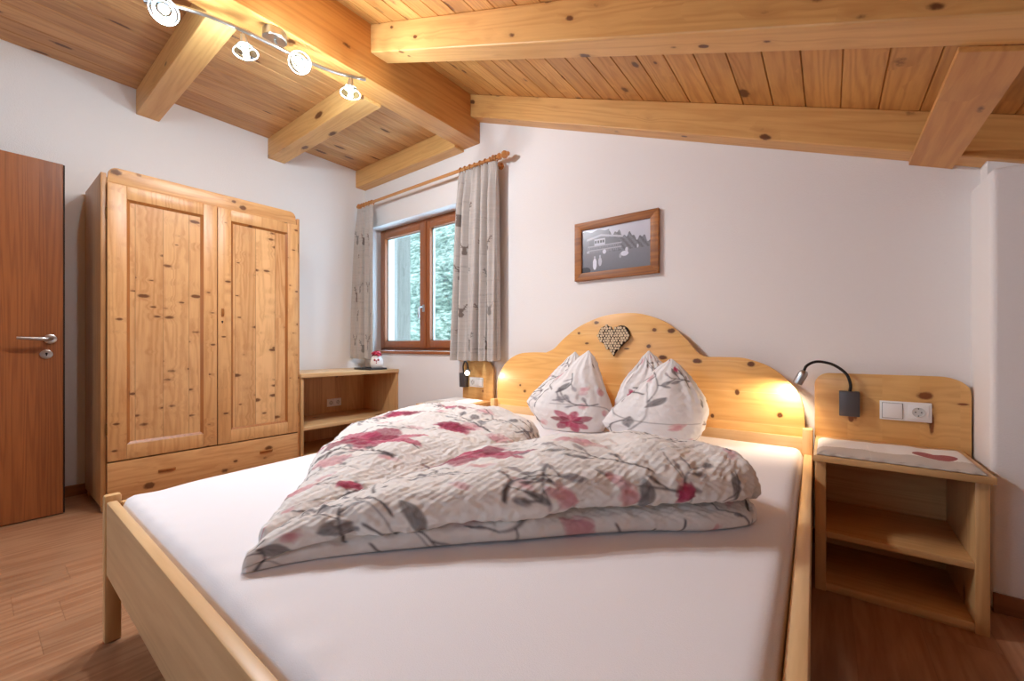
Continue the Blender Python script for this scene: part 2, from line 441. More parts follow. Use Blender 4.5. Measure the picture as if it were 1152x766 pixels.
# ceilings: tongue and groove boards
c = MB()
x = XL
while x < -2.50:
    x1 = min(x + .145, -2.45)
    c.box((x + .0012, YF, 2.875), (x1 - .0012, YB, 2.895), bev=.0045, seg=1); x = x1
c.box((XL, YF - .2, 2.894), (-2.35, YB + .2, 2.95))
cl = c.build('ceiling', M['board_left'], kind='structure')
c = MB(); x = -2.385
ang = math.atan(SL)
while x < XR:
    x1 = x + .135
    p = [(x + .004, zb(x + .004)), (x1 - .004, zb(x1 - .004)), (x1 - .0008, zb(x1) + .005), (x1 - .0008, zb(x1) + .02), (x + .0008, zb(x) + .02), (x + .0008, zb(x) + .005)]
    c.extrude([(a, YF, z) for a, z in p], (0, YB - YF, 0))
    # shallow V groove between boards
    x = x1
p = [(-2.385, zb(-2.385) + .016), (XR + .3, zb(XR + .3) + .016), (XR + .3, zb(XR + .3) + .1), (-2.385, zb(-2.385) + .1)]
c.extrude([(a, YF - .2, z) for a, z in p], (0, YB - YF + .4, 0))
c.build('ceiling_sloped', M['board_right'], kind='structure')
MB().box((-2.55, YF - .3, 2.9), (-2.36, YB + .3, 3.3)).build('ceiling_step', M['wall'], kind='structure')

# ridge beam + rafters
def beam(name, mb, mat, label): return mb.build(name, M[mat], kind='structure', label=label)
beam('trim_1', MB().box((-2.53, YF, 2.715), (-2.344, YB, 3.10), bev=.004), 'beam_y', 'large ridge beam of pine running towards the window wall')
k = 2
for (y0, y1, lab) in ((2.505, YB, 'against the window wall'), (1.63, 1.775, 'between track lamp and window wall'), (.735, .868, 'nearest above the wardrobe top left'), (-.16, -.02, 'just behind the viewer'), (-1.05, -.92, 'far behind the viewer'), (-1.95, -1.82, 'beside the front wall')):
    beam('trim_%d' % k, MB().box((XL, y0, 2.695), (-2.53, y1, 2.875), bev=.004), 'beam_x', 'pine rafter of the flat ceiling ' + lab); k += 1
for (y0, y1, lab) in ((2.5, YB, 'lying along the window wall'), (1.565, 1.70, 'spanning the middle of the slope'), (.63, .765, 'above the bed foot'), (-.3, -.165, 'just behind the viewer'), (-1.2, -1.065, 'far behind the viewer'), (-2.1, -1.965, 'beside the front wall')):
    xa, xb = -2.344, XR
    p = [(xa, zr(xa)), (xb, zr(xb)), (xb, zb(xb)), (xa, zb(xa))]
    beam('trim_%d' % k, MB().extrude([(a, y0, z) for a, z in p], (0, y1 - y0, 0), bev=.006), 'beam_slope', 'sloping pine rafter ' + lab); k += 1
p = [(.292, zr(.292) - .016), (.430, zr(.43) - .016), (.430, zr(.43)), (.292, zr(.292))]
beam('trim_%d' % k, MB().extrude([(a, 1.70, z) for a, z in p], (0, YB - 1.70, 0), bev=.002), 'beam_y', 'flat pine plank joining two sloping rafters'); k += 1

# ------------------------------------------------------------------ window
wr = thing('window_1', 'wooden casement window with two sashes', 'window', (-3.18, 2.78, WZ0)); del wr['category']; wr['kind'] = 'structure'
f = MB(); Y0, Y1 = 2.76, 2.83
f.box((WX0, Y0, WZ0), (WX0 + .05, Y1, WZ1), .004).box((WX1 - .05, Y0, WZ0), (WX1, Y1, WZ1), .004)
f.box((WX0 + .05, Y0, WZ1 - .055), (WX1 - .05, Y1, WZ1), .004).box((WX0 + .05, Y0, WZ0), (WX1 - .05, Y1, WZ0 + .045), .004)
f.build('window_frame', M['window_wood'], wr, True)
mid = -3.18
for (a, b_) in ((WX0 + .04, mid - .002), (mid + .002, WX1 - .04)):
    s = MB(); sw = .072; z0, z1 = WZ0 + .03, WZ1 - .035; ys, ye = 2.735, 2.80
    s.box((a, ys, z0), (a + sw, ye, z1), .006).box((b_ - sw, ys, z0), (b_, ye, z1), .006)
    s.box((a + sw, ys, z1 - sw), (b_ - sw, ye, z1), .006).box((a + sw, ys, z0), (b_ - sw, ye, z0 + sw), .006)
    so = s.build('sash', M['window_wood'], wr, True)
    MB().box((a + sw - .004, 2.765, z0 + sw - .004), (b_ - sw + .004, 2.771, z1 - sw + .004)).build('pane', M['glass'], so)
    g = MB()
    for (p0, p1) in (((a + sw, z0 + sw), (a + sw + .014, z1 - sw)), ((b_ - sw - .008, z0 + sw), (b_ - sw, z1 - sw)), ((a + sw, z1 - sw - .008), (b_ - sw, z1 - sw)), ((a + sw, z0 + sw), (b_ - sw, z0 + sw + .008))):
        g.box((p0[0], 2.772, p0[1]), (p1[0], 2.792, p1[1]))
    g.build('pane_spacer', plain('pale_spacer', (225, 232, 236), .3), so)
MB().box((mid - .028, 2.722, WZ0 + .03), (mid + .028, 2.736, WZ1 - .035), .005).build('mullion_strip', M['window_wood'], wr, True)
h = MB().box((mid - .014, 2.713, 1.34), (mid + .014, 2.722, 1.41), .003)
h.tube([(mid, 2.715, 1.385), (mid, 2.675, 1.385), (mid - .004, 2.665, 1.37), (mid - .008, 2.665, 1.27)], .009)
h.build('window_handle', M['metal'], wr, True)
MB().box((WX0, 2.60, .925), (WX1, 2.76, .953), .006).build('window_sill', M['window_wood'], wr, True)

# unseen window added behind the viewer to bring in fill daylight
w2r = thing('fill_window', 'unseen wooden window added behind the viewer for fill daylight', 'window', (-1.8, YF - .15, FZ0)); del w2r['category']; w2r['kind'] = 'structure'
f = MB(); ya, yb2 = YF - .16, YF - .10
f.box((FX0, ya, FZ0), (FX0 + .06, yb2, FZ1), .004).box((FX1 - .06, ya, FZ0), (FX1, yb2, FZ1), .004).box((FX0 + .06, ya, FZ1 - .06), (FX1 - .06, yb2, FZ1), .004).box((FX0 + .06, ya, FZ0), (FX1 - .06, yb2, FZ0 + .06), .004).box((-1.84, ya, FZ0 + .06), (-1.76, yb2, FZ1 - .06), .004)
f.build('window_frame', M['window_wood'], w2r, True)
MB().box((FX0 + .05, ya + .02, FZ0 + .05), (FX1 - .05, ya + .026, FZ1 - .05)).build('pane', M['glass'], w2r)

# outside: post, eave and the bright hillside
pm = MB().box((-4.54, 3.30, -.3), (-4.345, 3.50, 2.85), .01)
pm.build('wooden_post', M['out_wood'], label='pale weathered wooden post standing outside behind the left window pane', category='post', loc=(-4.4, 3.4, -.3))
def hillside():
    nx, ny = 180, 160
    u = np.linspace(0, 1, nx)[:, None]; v = np.linspace(0, 1, ny)[None, :]
    X = -26 + 27 * u + 0 * v; Yd = 5.2 + 8.5 * v + 0 * u
    rs = np.random.RandomState(3)
    Z = -1.2 + (v * 8.5) * 1.02
    for _ in range(60):
        f1, f2 = rs.uniform(2, 30), rs.uniform(4, 46); a = .5 / (3 + .25 * (f1 + f2))
        Z = Z + a * np.sin(f1 * 2 * PI * u + rs.uniform(0, 6) + 2 * np.sin(3 * v)) * np.sin(f2 * 2 * PI * v + rs.uniform(0, 6))
    return grid_mesh('hillside', np.stack([X + 0 * Z, Yd + 0 * Z, Z], -1))
T = NT('frosty_grass')
tc = T.n('ShaderNodeTexCoord').outputs['Object']
n1 = T.n('ShaderNodeTexNoise'); n1.inputs['Scale'].default_value = 5.5; n1.inputs['Detail'].default_value = 8; n1.inputs['Roughness'].default_value = .78
T.l(T.vmath('MULTIPLY', tc, (.7, 1.3, 2.6)), n1.inputs['Vector'])
n2 = T.n('ShaderNodeTexNoise'); n2.inputs['Scale'].default_value = .9; n2.inputs['Detail'].default_value = 2; T.l(T.vmath('MULTIPLY', tc, (.3, 1, 1.6)), n2.inputs['Vector'])
cc = T.ramp(T.math('ADD', n1.outputs[0], T.math('MULTIPLY', T.math('SUBTRACT', n2.outputs[0], .5), .25)), [(.36, lin(18, 26, 18)), (.46, lin(56, 66, 48)), (.54, lin(104, 106, 90)), (.64, lin(136, 134, 120))])
T.bsdf(cc, .9)
hill = link('hillside', hillside(), T.m, smooth='all', kind='structure')

# ------------------------------------------------------------------ door leaf
dr = MB().box((-3.665, -.56, .006), (-3.63, .337, 2.085), .003).build('door_1', M['door'], None, kind='structure', label='reddish brown wooden door leaf standing open', loc=(-3.65, -.56, 0))
hd = MB().lathe([(0, .0), (.027, 0), (.027, .008), (.02, .011), (0, .011)], (-3.63, .285, 1.043), (1, 0, 0))
hd.tube([(-3.62, .285, 1.043), (-3.585, .285, 1.043), (-3.574, .272, 1.043), (-3.572, .25, 1.043), (-3.572, .155, 1.046)], [.0095, .0095, .011, .011, .008], 16)
hd.build('door_handle', M['metal'], dr, True)
ke = MB().lathe([(0, 0), (.026, 0), (.026, .006), (.021, .008), (0, .008)], (-3.63, .27, .953), (1, 0, 0)).build('keyhole_plate', M['metal'], dr, True)
MB().lathe([(0, 0), (.0055, 0), (.0055, .0015), (0, .0015)], (-3.622, .27, .957), (1, 0, 0), 16).box((-3.622, .2675, .944), (-3.6205, .2725, .957)).build('keyhole', M['hole'], ke)
MB().box((-3.655, .3371, .006), (-3.64, .345, 2.085), .002).build('door_edge_seal', plain('dark_seal', (44, 26, 16), .7), dr)

# ------------------------------------------------------------------ wardrobe
WXF = -3.45
W = thing('wardrobe', 'tall knotty pine wardrobe with two panelled doors and a drawer below', 'wardrobe', (-3.72, 1.057, 0))
MB().box((-3.995, .472, .038), (WXF, .497, 2.042), .003).build('side_panel', wood('wardrobe_side_pine', 'Z', (190, 140, 88), (150, 100, 56), kscale=9, kamount=.5, ksize=.16, rough=.4), W, True)
MB().box((-3.995, 1.622, .038), (WXF, 1.642, 2.042), .003).build('side_panel', M['ward_z'], W, True)
MB().box((-3.995, .497, .05), (-3.985, 1.622, 2.0)).build('back_panel', M['ward_z'], W)
MB().box((-3.985, .497, 2.0), (WXF - .025, 1.622, 2.025)).build('top_panel', M['ward_y'], W)
MB().box((-3.985, .497, .05), (WXF - .03, 1.622, .07)).build('bottom_panel', M['ward_y'], W)
for (yy, xx) in ((.48, -3.5), (.48, -3.95), (1.59, -3.5), (1.59, -3.95)):
    MB().box((xx - .022, yy, 0), (xx + .022, yy + .05, .05), .003).build('foot', M['ward_z'], W, True)
# crest with rounded ends
def rounded_strip(y0, y1, z0, z1, r, n=8):
    pts = [(y0, z0)]
    pts += [(y0 + r * .15 + r * (1 - math.cos(t)), z1 - r + r * math.sin(t)) for t in [PI / 2 * i / n for i in range(n + 1)]]
    pts += [(y1 - r * .15 - r * (1 - math.cos(t)), z1 - r + r * math.sin(t)) for t in [PI / 2 * (n - i) / n for i in range(n + 1)]]
    pts.append((y1, z0)); return pts
MB().extrude([(WXF - .022, y, z) for y, z in rounded_strip(.498, 1.618, 1.975, 2.088, .045)], (.021, 0, 0), bev=.003).build('crest_board', M['ward_y'], W, True)
# doors
def ward_door(y0, y1, z0, z1, p0, p1, pz0, pz1):
    x0, x1 = WXF - .0, WXF + .021
    fr = MB()
    fr.box((x0, y0, z0), (x1, p0, z1), .0025).box((x0, p1, z0), (x1, y1, z1), .0025)
    fr.box((x0, p0, pz1), (x1, p1, z1), .0025).box((x0, p0, z0), (x1, p1, pz0), .0025)
    d = fr.build('door', M['ward_z'], W, True)
    MB().box((x0 + .001, p0 - .002, pz0 - .002), (x0 + .008, p1 + .002, pz1 + .002)).build('door_panel', M['ward_panel'], d)
    mo = MB(); t = .016
    def mould(a, b_, inward):
        pa = [a, b_, b_ + inward, a + inward]
        vs = [Vector((x0 + .018, *a)), Vector((x0 + .018, *b_))]
        return
    # moulding strips (sloped) around the panel
    o = [(p0, pz0), (p1, pz0), (p1, pz1), (p0, pz1)]; i_ = [(p0 + t, pz0 + t), (p1 - t, pz0 + t), (p1 - t, pz1 - t), (p0 + t, pz1 - t)]
    bm = bmesh.new()
    vo_ = [bm.verts.new((x1 - .002, *q)) for q in o]; vi = [bm.verts.new((x0 + .0085, *q)) for q in i_]; vb = [bm.verts.new((x0 + .004, *q)) for q in o]; vib = [bm.verts.new((x0 + .004, *q)) for q in i_]
    for k_ in range(4):
        k2 = (k_ + 1) % 4
        bm.faces.new((vo_[k_], vo_[k2], vi[k2], vi[k_])); bm.faces.new((vb[k_], vb[k2], vo_[k2], vo_[k_])); bm.faces.new((vi[k_], vi[k2], vib[k2], vib[k_])); bm.faces.new((vib[k_], vib[k2], vb[k2], vb[k_]))
    bmesh.ops.recalc_face_normals(bm, faces=bm.faces[:]); mo.merge(bm)
    mo.build('panel_moulding', M['ward_edge'], d)
    return d
d1 = ward_door(0.4985, 1.0585, .305, 1.985, .585, .979, .395, 1.905)
d2 = ward_door(1.0635, 1.619, .305, 1.985, 1.145, 1.54, .395, 1.905)
MB().box((WXF + .021, 1.083, 1.215), (WXF + .029, 1.099, 1.27), .003).box((WXF + .029, 1.092, 1.222), (WXF + .036, 1.098, 1.263), .002).build('door_pull', M['ward_edge'], d2, True)
MB().lathe([(0, 0), (.006, 0), (.006, .001), (0, .001)], (WXF + .0212, 1.09, 1.175), (1, 0, 0), 16).box((WXF + .021, 1.088, 1.162), (WXF + .0222, 1.092, 1.174)).build('keyhole', M['hole'], d2)
for z in (1.80, .50):
    MB().tube([(WXF + .008, .4985, z - .035), (WXF + .008, .4985, z + .035)], .0055, 10).build('hinge', M['brass'], d1, True)
    MB().tube([(WXF + .008, 1.6225, z - .035), (WXF + .008, 1.6225, z + .035)], .0055, 10).build('hinge', M['brass'], d2, True)
dw = MB().box((WXF - .01, .4985, .062), (WXF + .019, 1.619, .296), .0035).build('drawer', M['ward_y'], W, True)
for yc in (.78, 1.38):
    MB().box((WXF + .019, yc - .045, .185), (WXF + .026, yc + .045, .205), .003).box((WXF + .026, yc - .04, .196), (WXF + .032, yc + .04, .203), .002).build('drawer_pull', M['ward_edge'], dw, True)

# ------------------------------------------------------------------ low shelf unit beside the wardrobe
D = thing('shelf_unit', 'low open pine shelf unit in the corner under the left curtain', 'shelf', (-3.71, 2.13, 0))
DX = -3.43
MB().box((XL + .002, 1.646, .738), (DX, YB - .003, .772), .003).build('top', M['desk_y'], D, True)
MB().box((XL + .005, 1.648, 0), (DX - .012, 1.672, .738), .002).build('side_panel', M['desk_z'], D, True)
MB().box((XL + .005, YB - .028, 0), (DX - .012, YB - .004, .738), .002).build('side_panel', wood('shelf_side_pine', 'Z', (212, 168, 116), (178, 128, 78), kscale=6, kamount=.3, ksize=.13, rough=.4), D, True)
MB().box((XL + .003, 1.672, .05), (XL + .015, YB - .028, .738)).build('back_panel', M['desk_z'], D)
MB().box((XL + .015, 1.672, .30), (DX - .016, YB - .028, .33), .002).build('shelf', M['desk_y'], D, True)
MB().box((XL + .015, 1.672, .05), (DX - .016, YB - .028, .075), .002).build('bottom_shelf', M['desk_y'], D, True)

def socket_plate(name, label, cat, center, u, n, w_, h_, kinds, scale=1.0):
    """double wall plate: u = unit vector to the plate's right, n = outward normal"""
    c_ = Vector(center); u = Vector(u); n = Vector(n); z = Vector((0, 0, 1))
    mat3 = Matrix((u, z, n)).transposed().to_4x4()
    base = Matrix.Translation(c_) @ mat3
    t = thing(name, label, cat, tuple(c_))
    MB().box((-w_ / 2, -h_ / 2, .0003), (w_ / 2, h_ / 2, .010), .002, xf=base).build('cover_frame', M['white_plastic'], t, True)
    cw = w_ / len(kinds)
    for i, kd in enumerate(kinds):
        cx = -w_ / 2 + cw * (i + .5)
        s = min(cw, h_) * .78
        if kd == 'switch':
            MB().box((cx - s / 2 - .002, -s / 2 - .002, .010), (cx + s / 2 + .002, s / 2 + .002, .0106), xf=base).build('rocker_gap', plain('shadow_gap_grey', (150, 148, 146), .6), t)
            MB().box((cx - s / 2, -s / 2, .010), (cx + s / 2, s / 2, .0150), .0025, xf=base).build('rocker', M['white_plastic'], t, True)
        else:
            q = MB().box((cx - s / 2, -s / 2, .010), (cx + s / 2, s / 2, .0125), .0012, xf=base).build('socket_insert', M['white_plastic'], t, True)
            o = base @ Vector((cx, 0, .0126))
            MB().lathe([(.0, .0008), (.018, .0008), (.0195, .0035), (.0215, .0035), (.0215, 0), (0, 0)], o, tuple(n), 32).build('socket_ring', plain('socket_grey', (205, 204, 202), .4), q, True)
            hh = MB()
            for dx in (-.0095, .0095):
                hh.lathe([(0, 0), (.0026, 0), (.0026, .0006), (0, .0006)], base @ Vector((cx + dx, 0, .0136)), tuple(n), 12)
            hh.box((cx - .002, .014, .0136), (cx + .002, .018, .016), xf=base).box((cx - .002, -.018, .0136), (cx + .002, -.014, .016), xf=base)
            hh.build('socket_holes', M['hole'], q)
    return t
socket_plate('wall_socket', 'small white double socket on the back of the corner shelf unit', 'socket', (XL + .015, 2.25, .43), (0, 1, 0), (1, 0, 0), .15, .078, ['socket', 'socket'])

# tray and ornament
tr = MB().box((-3.72, 2.30, .7725), (-3.45, 2.49, .779), .002).box((-3.72, 2.30, .779), (-3.71, 2.49, .790), .002).box((-3.46, 2.30, .779), (-3.45, 2.49, .790), .002)
tr.box((-3.71, 2.30, .779), (-3.46, 2.31, .790), .002).box((-3.71, 2.48, .779), (-3.46, 2.49, .790), .002)
tr.build('serving_tray', M['tray'], smooth=True, label='flat dark tray on the corner shelf unit under the white ornament', category='tray', loc=(-3.62, 2.47, .7725))
V = thing('ornament_jar', 'round white porcelain ornament jar with red flower on top', 'ornament', (-3.52, 2.42, .7795))
vo_ = Vector((-3.52, 2.42, .7795))
prof = [(a_ * .82, b_ * .86) for a_, b_ in [(0, 0), (.045, 0), (.068, .02), (.076, .055), (.073, .09), (.06, .125), (.042, .148), (.034, .155), (0, .155)]]
MB().lathe(prof, vo_, n=40).build('jar_body', M['porcelain'], V, 'all')
fl = MB()
rs = random.Random(4)
for k_ in range(16):
    a = k_ * 2.4; rr = .012 + .032 * (k_ / 16); 
    px = vo_ + Vector((math.cos(a) * rr + .006, math.sin(a) * rr, .150 - .012 * k_ / 16 + rs.uniform(-.006, .02)))
    t = bmesh.new(); bmesh.ops.create_icosphere(t, subdivisions=2, radius=1, matrix=Matrix.Translation(px) @ Matrix.Rotation(a, 4, 'Z') @ Matrix.Rotation(.7, 4, 'Y') @ Matrix.Diagonal((.024, .019, .006, 1))); fl.merge(t)
fl.build('flower', M['petal'], V, True)
fp = MB()
vd = Vector((.80, -.60, 0)).normalized()
for (du, dz, r) in ((-.016, .088, .010), (.018, .090, .010), (0, .078, .007), (0, .060, .006)):
    su = Vector((-vd.y, vd.x, 0)); pz = vo_ + vd * (.0575 if dz > .085 else .0615) + su * du + Vector((0, 0, dz))
    t = bmesh.new(); bmesh.ops.create_icosphere(t, subdivisions=2, radius=1, matrix=Matrix.Translation(pz) @ Matrix.Diagonal((r, r, r, 1)) ); fp.merge(t)
fp.build('painted_flower', plain('painted_red', (170, 40, 56), .4), V, True)

# ------------------------------------------------------------------ curtains and rod
R = thing('curtain_rod', 'turned wooden curtain rod with finial above the window', 'curtain rod', (-3.0, 2.52, 2.485))
RZ, RY = 2.488, 2.52
MB().tube([(XL + .01, RY, RZ), (-2.07, RY, RZ)], .014, 20).build('rod', M['rod_wood'], R, True)
MB().lathe([(0, 0), (.014, 0), (.014, .012), (.024, .018), (.026, .03), (.018, .038), (.013, .042), (.016, .052), (.028, .066), (.031, .08), (.024, .094), (.012, .102), (.016, .108), (.016, .114), (.006, .124), (0, .128)], (-2.075, RY, RZ), (1, 0, 0)).build('finial', M['rod_wood'], R, True)
for xb in (-2.11, XL + .045):
    br = MB().tube([(xb, RY, RZ - .004), (xb, RY + .03, RZ - .03), (xb, YB, RZ - .03)], [.011, .012, .014], 14).lathe([(0, 0), (.026, 0), (.026, .01), (.018, .014), (0, .014)], (xb, YB - .0001, RZ - .03), (0, -1, 0))
    pts = [(xb, RY + .022 * math.cos(a), RZ + .022 * math.sin(a)) for a in [2 * PI * i / 20 for i in range(20)]]
    br.tube(pts, .006, 8, closed=True)
    br.build('bracket', M['rod_wood'], R, True)

def stamp_deer(img, cx, cy, s, res, col, al=.75):
    """small stag-head print"""
    H_, W_ = img.shape[:2]
    yy, xx = np.mgrid[0:H_, 0:W_]; X_ = (xx / res - cx) / s; Y_ = (yy / res - cy) / s
    m = (((X_ / .26) ** 2 + ((Y_ + .1) / .45) ** 2) < 1) | (((X_ / .6) ** 2 + ((Y_ - .22) / .12) ** 2) < 1) | (((X_ / .35) ** 2 + ((Y_ + .75) / .5) ** 2 < 1) & (Y_ < -.4))
    for sg in (-1, 1):
        ax_ = sg * (.15 + .55 * np.sqrt(np.clip((Y_ - .3) / 1.0, 0, 1)))
        m |= (np.abs(X_ - ax_) < .07) & (Y_ > .3) & (Y_ < 1.3)
        for q in (.6, .95):
            m |= (np.abs(Y_ - q - .5 * (np.abs(X_) - .5)) < .06) & (X_ * sg > .25) & (X_ * sg < .85)
    img[m] = img[m] * (1 - al) + np.array(col) * al

def curtain(name, x0t, x1t, x0b, x1b, z0, z1, folds, amp, ph, seed, label, bulge=0.0):
    nu, nv = 260, 300
    u = np.linspace(0, 1, nu)[:, None]; v = np.linspace(0, 1, nv)[None, :]
    xt = x0t + (x1t - x0t) * u; xb = x0b + (x1b - x0b) * u
    t = np.clip(v * 1.0, 0, 1) ** .7
    X = xt * (1 - t) + xb * t
    fs = np.sin(u * folds * 2 * PI + ph + .5 * np.sin(3 * u + 2 * v) + .5 * np.sin(7 * u)); fold = np.sign(fs) * np.abs(fs) ** .7 + .4 * np.sin(u * folds * 4.6 * PI + 1 + v)
    pinch = .35 + .65 * np.clip(v * 6, 0, 1)
    top = np.sign(np.sin(u * folds * 4 * PI)) * np.abs(np.sin(u * folds * 4 * PI)) ** .6
    Yc = RY - .012 + amp * fold * pinch * (.75 + .35 * v) + .006 * top * (1 - np.clip(v * 12, 0, 1)) - .004 * v - bulge * np.sin(v * PI * .5) * (1 - u)
    X = X + .35 * amp * np.cos(u * folds * 2 * PI + ph) * pinch
    Z = z1 + (z0 - z1) * v + 0 * u + .004 * np.sin(u * folds * 2 * PI) * v
    P = np.stack([X, Yc + 0 * Z, Z], -1)
    # print: pale linen with faint script lines and stag heads
    res = 260; Wm, Hm = .95, (z1 - z0)
    rs = np.random.RandomState(seed)
    img = np.ones((int(Hm * res) + 2, int(Wm * res) + 2, 3)) * np.array(lin(196, 189, 184)[:3])
    img *= 1 + .10 * (rs.rand(img.shape[0], 1, 1) - .5) + .06 * (rs.rand(1, img.shape[1], 1) - .5)
    for _ in range(26):
        yy = int(rs.uniform(0, img.shape[0] - 3)); xa = int(rs.uniform(0, img.shape[1] * .7)); L_ = int(rs.uniform(30, 110))
        seg = (rs.rand(L_) > .35)[:, None]
        for dy in range(2):
            s_ = img[yy + dy, xa:xa + L_]; img[yy + dy, xa:xa + L_] = np.where(seg[:len(s_)], s_ * .82, s_)
    cnt = 0
    for gy in np.arange(.16, Hm - .1, .27):
        for gx in (.14 + .13 * (cnt % 2), .42 + .13 * (cnt % 2), .72 + .1 * (cnt % 2)):
            sx, sy, ss = gx + rs.uniform(-.03, .03), gy + rs.uniform(-.05, .05), rs.uniform(.040, .066)
            stamp_deer(img, sx, sy, ss, res, lin(*((96, 78, 68) if rs.rand() > .4 else (120, 116, 112)))[:3], .8)
        cnt += 1
    iu = np.clip((u * Wm * res + 0 * v).astype(int), 0, img.shape[1] - 1); iv = np.clip((((1 - v) * Hm) * res + 0 * u).astype(int), 0, img.shape[0] - 1)
    col = img[iv, iu]
    me = grid_mesh(name, P, colors=col)
    root = thing(name, label, 'curtain', ((x0b + x1b) / 2, RY, z0))
    o = link('curtain_panel', me, M['curtain'], root, smooth='all')
    md = o.modifiers.new('cloth', 'SOLIDIFY'); md.thickness = .002
    nr = 8 if x1t - x0t > .35 else 6
    for k_ in range(nr):
        xr = x0t + (x1t - x0t) * (k_ + .5) / nr
        lean = rs.uniform(-.006, .006)
        pts = [(xr + lean * math.sin(a), RY + .021 * math.cos(a), RZ - .004 + .021 * math.sin(a)) for a in [2 * PI * i / 24 for i in range(24)]]
        mb = MB().tube(pts, .0055, 8, closed=True)
        mb.tube([(xr, RY, RZ - .024), (xr, RY - .004, RZ - .04)], .0025, 6)
        mb.build('curtain_ring', M['rod_wood'], root, True)
    return root
M['curtain'] = cloth_mat('linen_curtain', .9, 700, .0006, trans=.12)
curtain('curtain', -2.50, -2.055, -2.585, -2.045, .885, 2.458, 5.4, .036, .6, 5, 'right grey curtain with stag head print beside the bed lamp')
curtain('curtain', XL + .03, -3.72, XL + .022, -3.675, .872, 2.455, 3.6, .026, 2.0, 8, 'left grey curtain with stag head print in the room corner', bulge=.05)

# ------------------------------------------------------------------ picture
PX0, PX1, PZ0, PZ1 = -1.425, -.838, 1.457, 1.86
Pc = thing('framed_picture', 'framed black and white photograph of a mountain house above the bed', 'picture', (-1.13, YB, PZ0))
t = .052; y0, y1 = YB - .030, YB - .002
for pts in ([(PX0, PZ0), (PX1, PZ0), (PX1 - t, PZ0 + t), (PX0 + t, PZ0 + t)], [(PX0, PZ1), (PX1, PZ1), (PX1 - t, PZ1 - t), (PX0 + t, PZ1 - t)],
            [(PX0, PZ0), (PX0 + t, PZ0 + t), (PX0 + t, PZ1 - t), (PX0, PZ1)], [(PX1, PZ0), (PX1 - t, PZ0 + t), (PX1 - t, PZ1 - t), (PX1, PZ1)]):
    vert = abs(pts[0][0] - pts[3][0]) < 1e-6
    MB().extrude([(a, y1, z) for a, z in pts], (0, y0 - y1, 0), bev=.002).build('frame_bar', M['frame_wood_v'] if vert and 'frame_wood_v' in M else M['frame_wood'], Pc, True)
def photo():
    nx, nz = 230, 150
    xx, zz = np.meshgrid(np.linspace(0, 1, nx), np.linspace(0, 1, nz), indexing='ij')
    rs = np.random.RandomState(11)
    g = .34 + .10 * zz + .03 * rs.rand(nx, nz)
    # sky
    ridge = .86 - .30 * np.clip((xx - .42) / .58, 0, 1) ** 1.1 + .05 * np.sin(xx * 37) + .03 * np.sin(xx * 91)
    ridge = np.where(xx < .42, .93 + .02 * np.sin(30 * xx), ridge)
    g = np.where(zz > ridge, .62 + .14 * zz, g)
    tree = (xx > .42) & (zz < ridge) & (zz > .42); g = np.where(tree, .22 + .14 * rs.rand(nx, nz) + .1 * np.sin(40 * xx + 20 * zz) ** 2, g)
    # house: broad gable roof, balconies, windows
    house = (xx > .12) & (xx < .56) & (zz > .50) & (zz < .78 - .35 * np.abs(xx - .30)); g = np.where(house, .36, g)
    roof = (np.abs(zz - (.82 - .33 * np.abs(xx - .30))) < .022) & (xx > .08) & (xx < .62); g = np.where(roof, .66, g)
    wall_ = (xx > .2) & (xx < .36) & (zz > .6) & (zz < .74); g = np.where(wall_, .72, g)
    for wx in (.22, .26, .30, .335):
        g = np.where((np.abs(xx - wx) < .012) & ((np.abs(zz - .68) < .03)), .2, g)
    for bz in (.585, .50):
        b_ = (np.abs(zz - bz) < .014) & (xx > .1) & (xx < .6); g = np.where(b_, .62, g)
        b2 = (zz < bz) & (zz > bz - .06) & (xx > .1) & (xx < .6) & (np.sin(xx * 260) > .3); g = np.where(b2, .5, g)
    # figures
    def blob(cx, cz, rx, rz, v): 
        nonlocal g
        m = ((xx - cx) / rx) ** 2 + ((zz - cz) / rz) ** 2; g = np.where(m < 1, v, g)
    blob(.205, .19, .03, .13, .85); blob(.205, .34, .013, .03, .7); blob(.285, .23, .026, .10, .7); blob(.285, .35, .012, .03, .72); blob(.35, .44, .026, .05, .82); blob(.10, .47, .02, .025, .7)
    blob(.64, .34, .055, .055, .82); blob(.67, .42, .02, .05, .78); blob(.58, .30, .015, .05, .6); blob(.82, .46, .012, .04, .72)
    blob(.06, .06, .08, .08, .2)
    g = np.clip(g, 0, 1)
    rgb = np.stack([g * .96, g * .98, g * 1.08], -1) ** 1.5
    X_ = PX0 + t - .003 + (PX1 - PX0 - 2 * t + .006) * xx; Z_ = PZ0 + t - .003 + (PZ1 - PZ0 - 2 * t + .006) * zz
    return grid_mesh('photo', np.stack([X_, np.full_like(X_, YB - .016), Z_], -1), colors=rgb)
T = NT('old_photo_print'); a = T.n('ShaderNodeAttribute', attribute_name='pattern'); T.bsdf(a.outputs['Color'], .25)
link('photograph', photo(), T.m, Pc)
MB().box((PX0 + .02, YB - .012, PZ0 + .02), (PX1 - .02, YB - .003, PZ1 - .02)).build('backing', M['frame_wood'], Pc)

# ------------------------------------------------------------------ bed
FL, FR = Vector((-1.945, .272)), Vector((-.012, .262))      # outer foot corners
HL, HR = Vector((-2.085, 2.545)), Vector((-.062, 2.545))    # outer head corners
B = thing('bed', 'light pine double bed frame with scalloped headboard', 'bed', (-1.05, 1.4, 0))
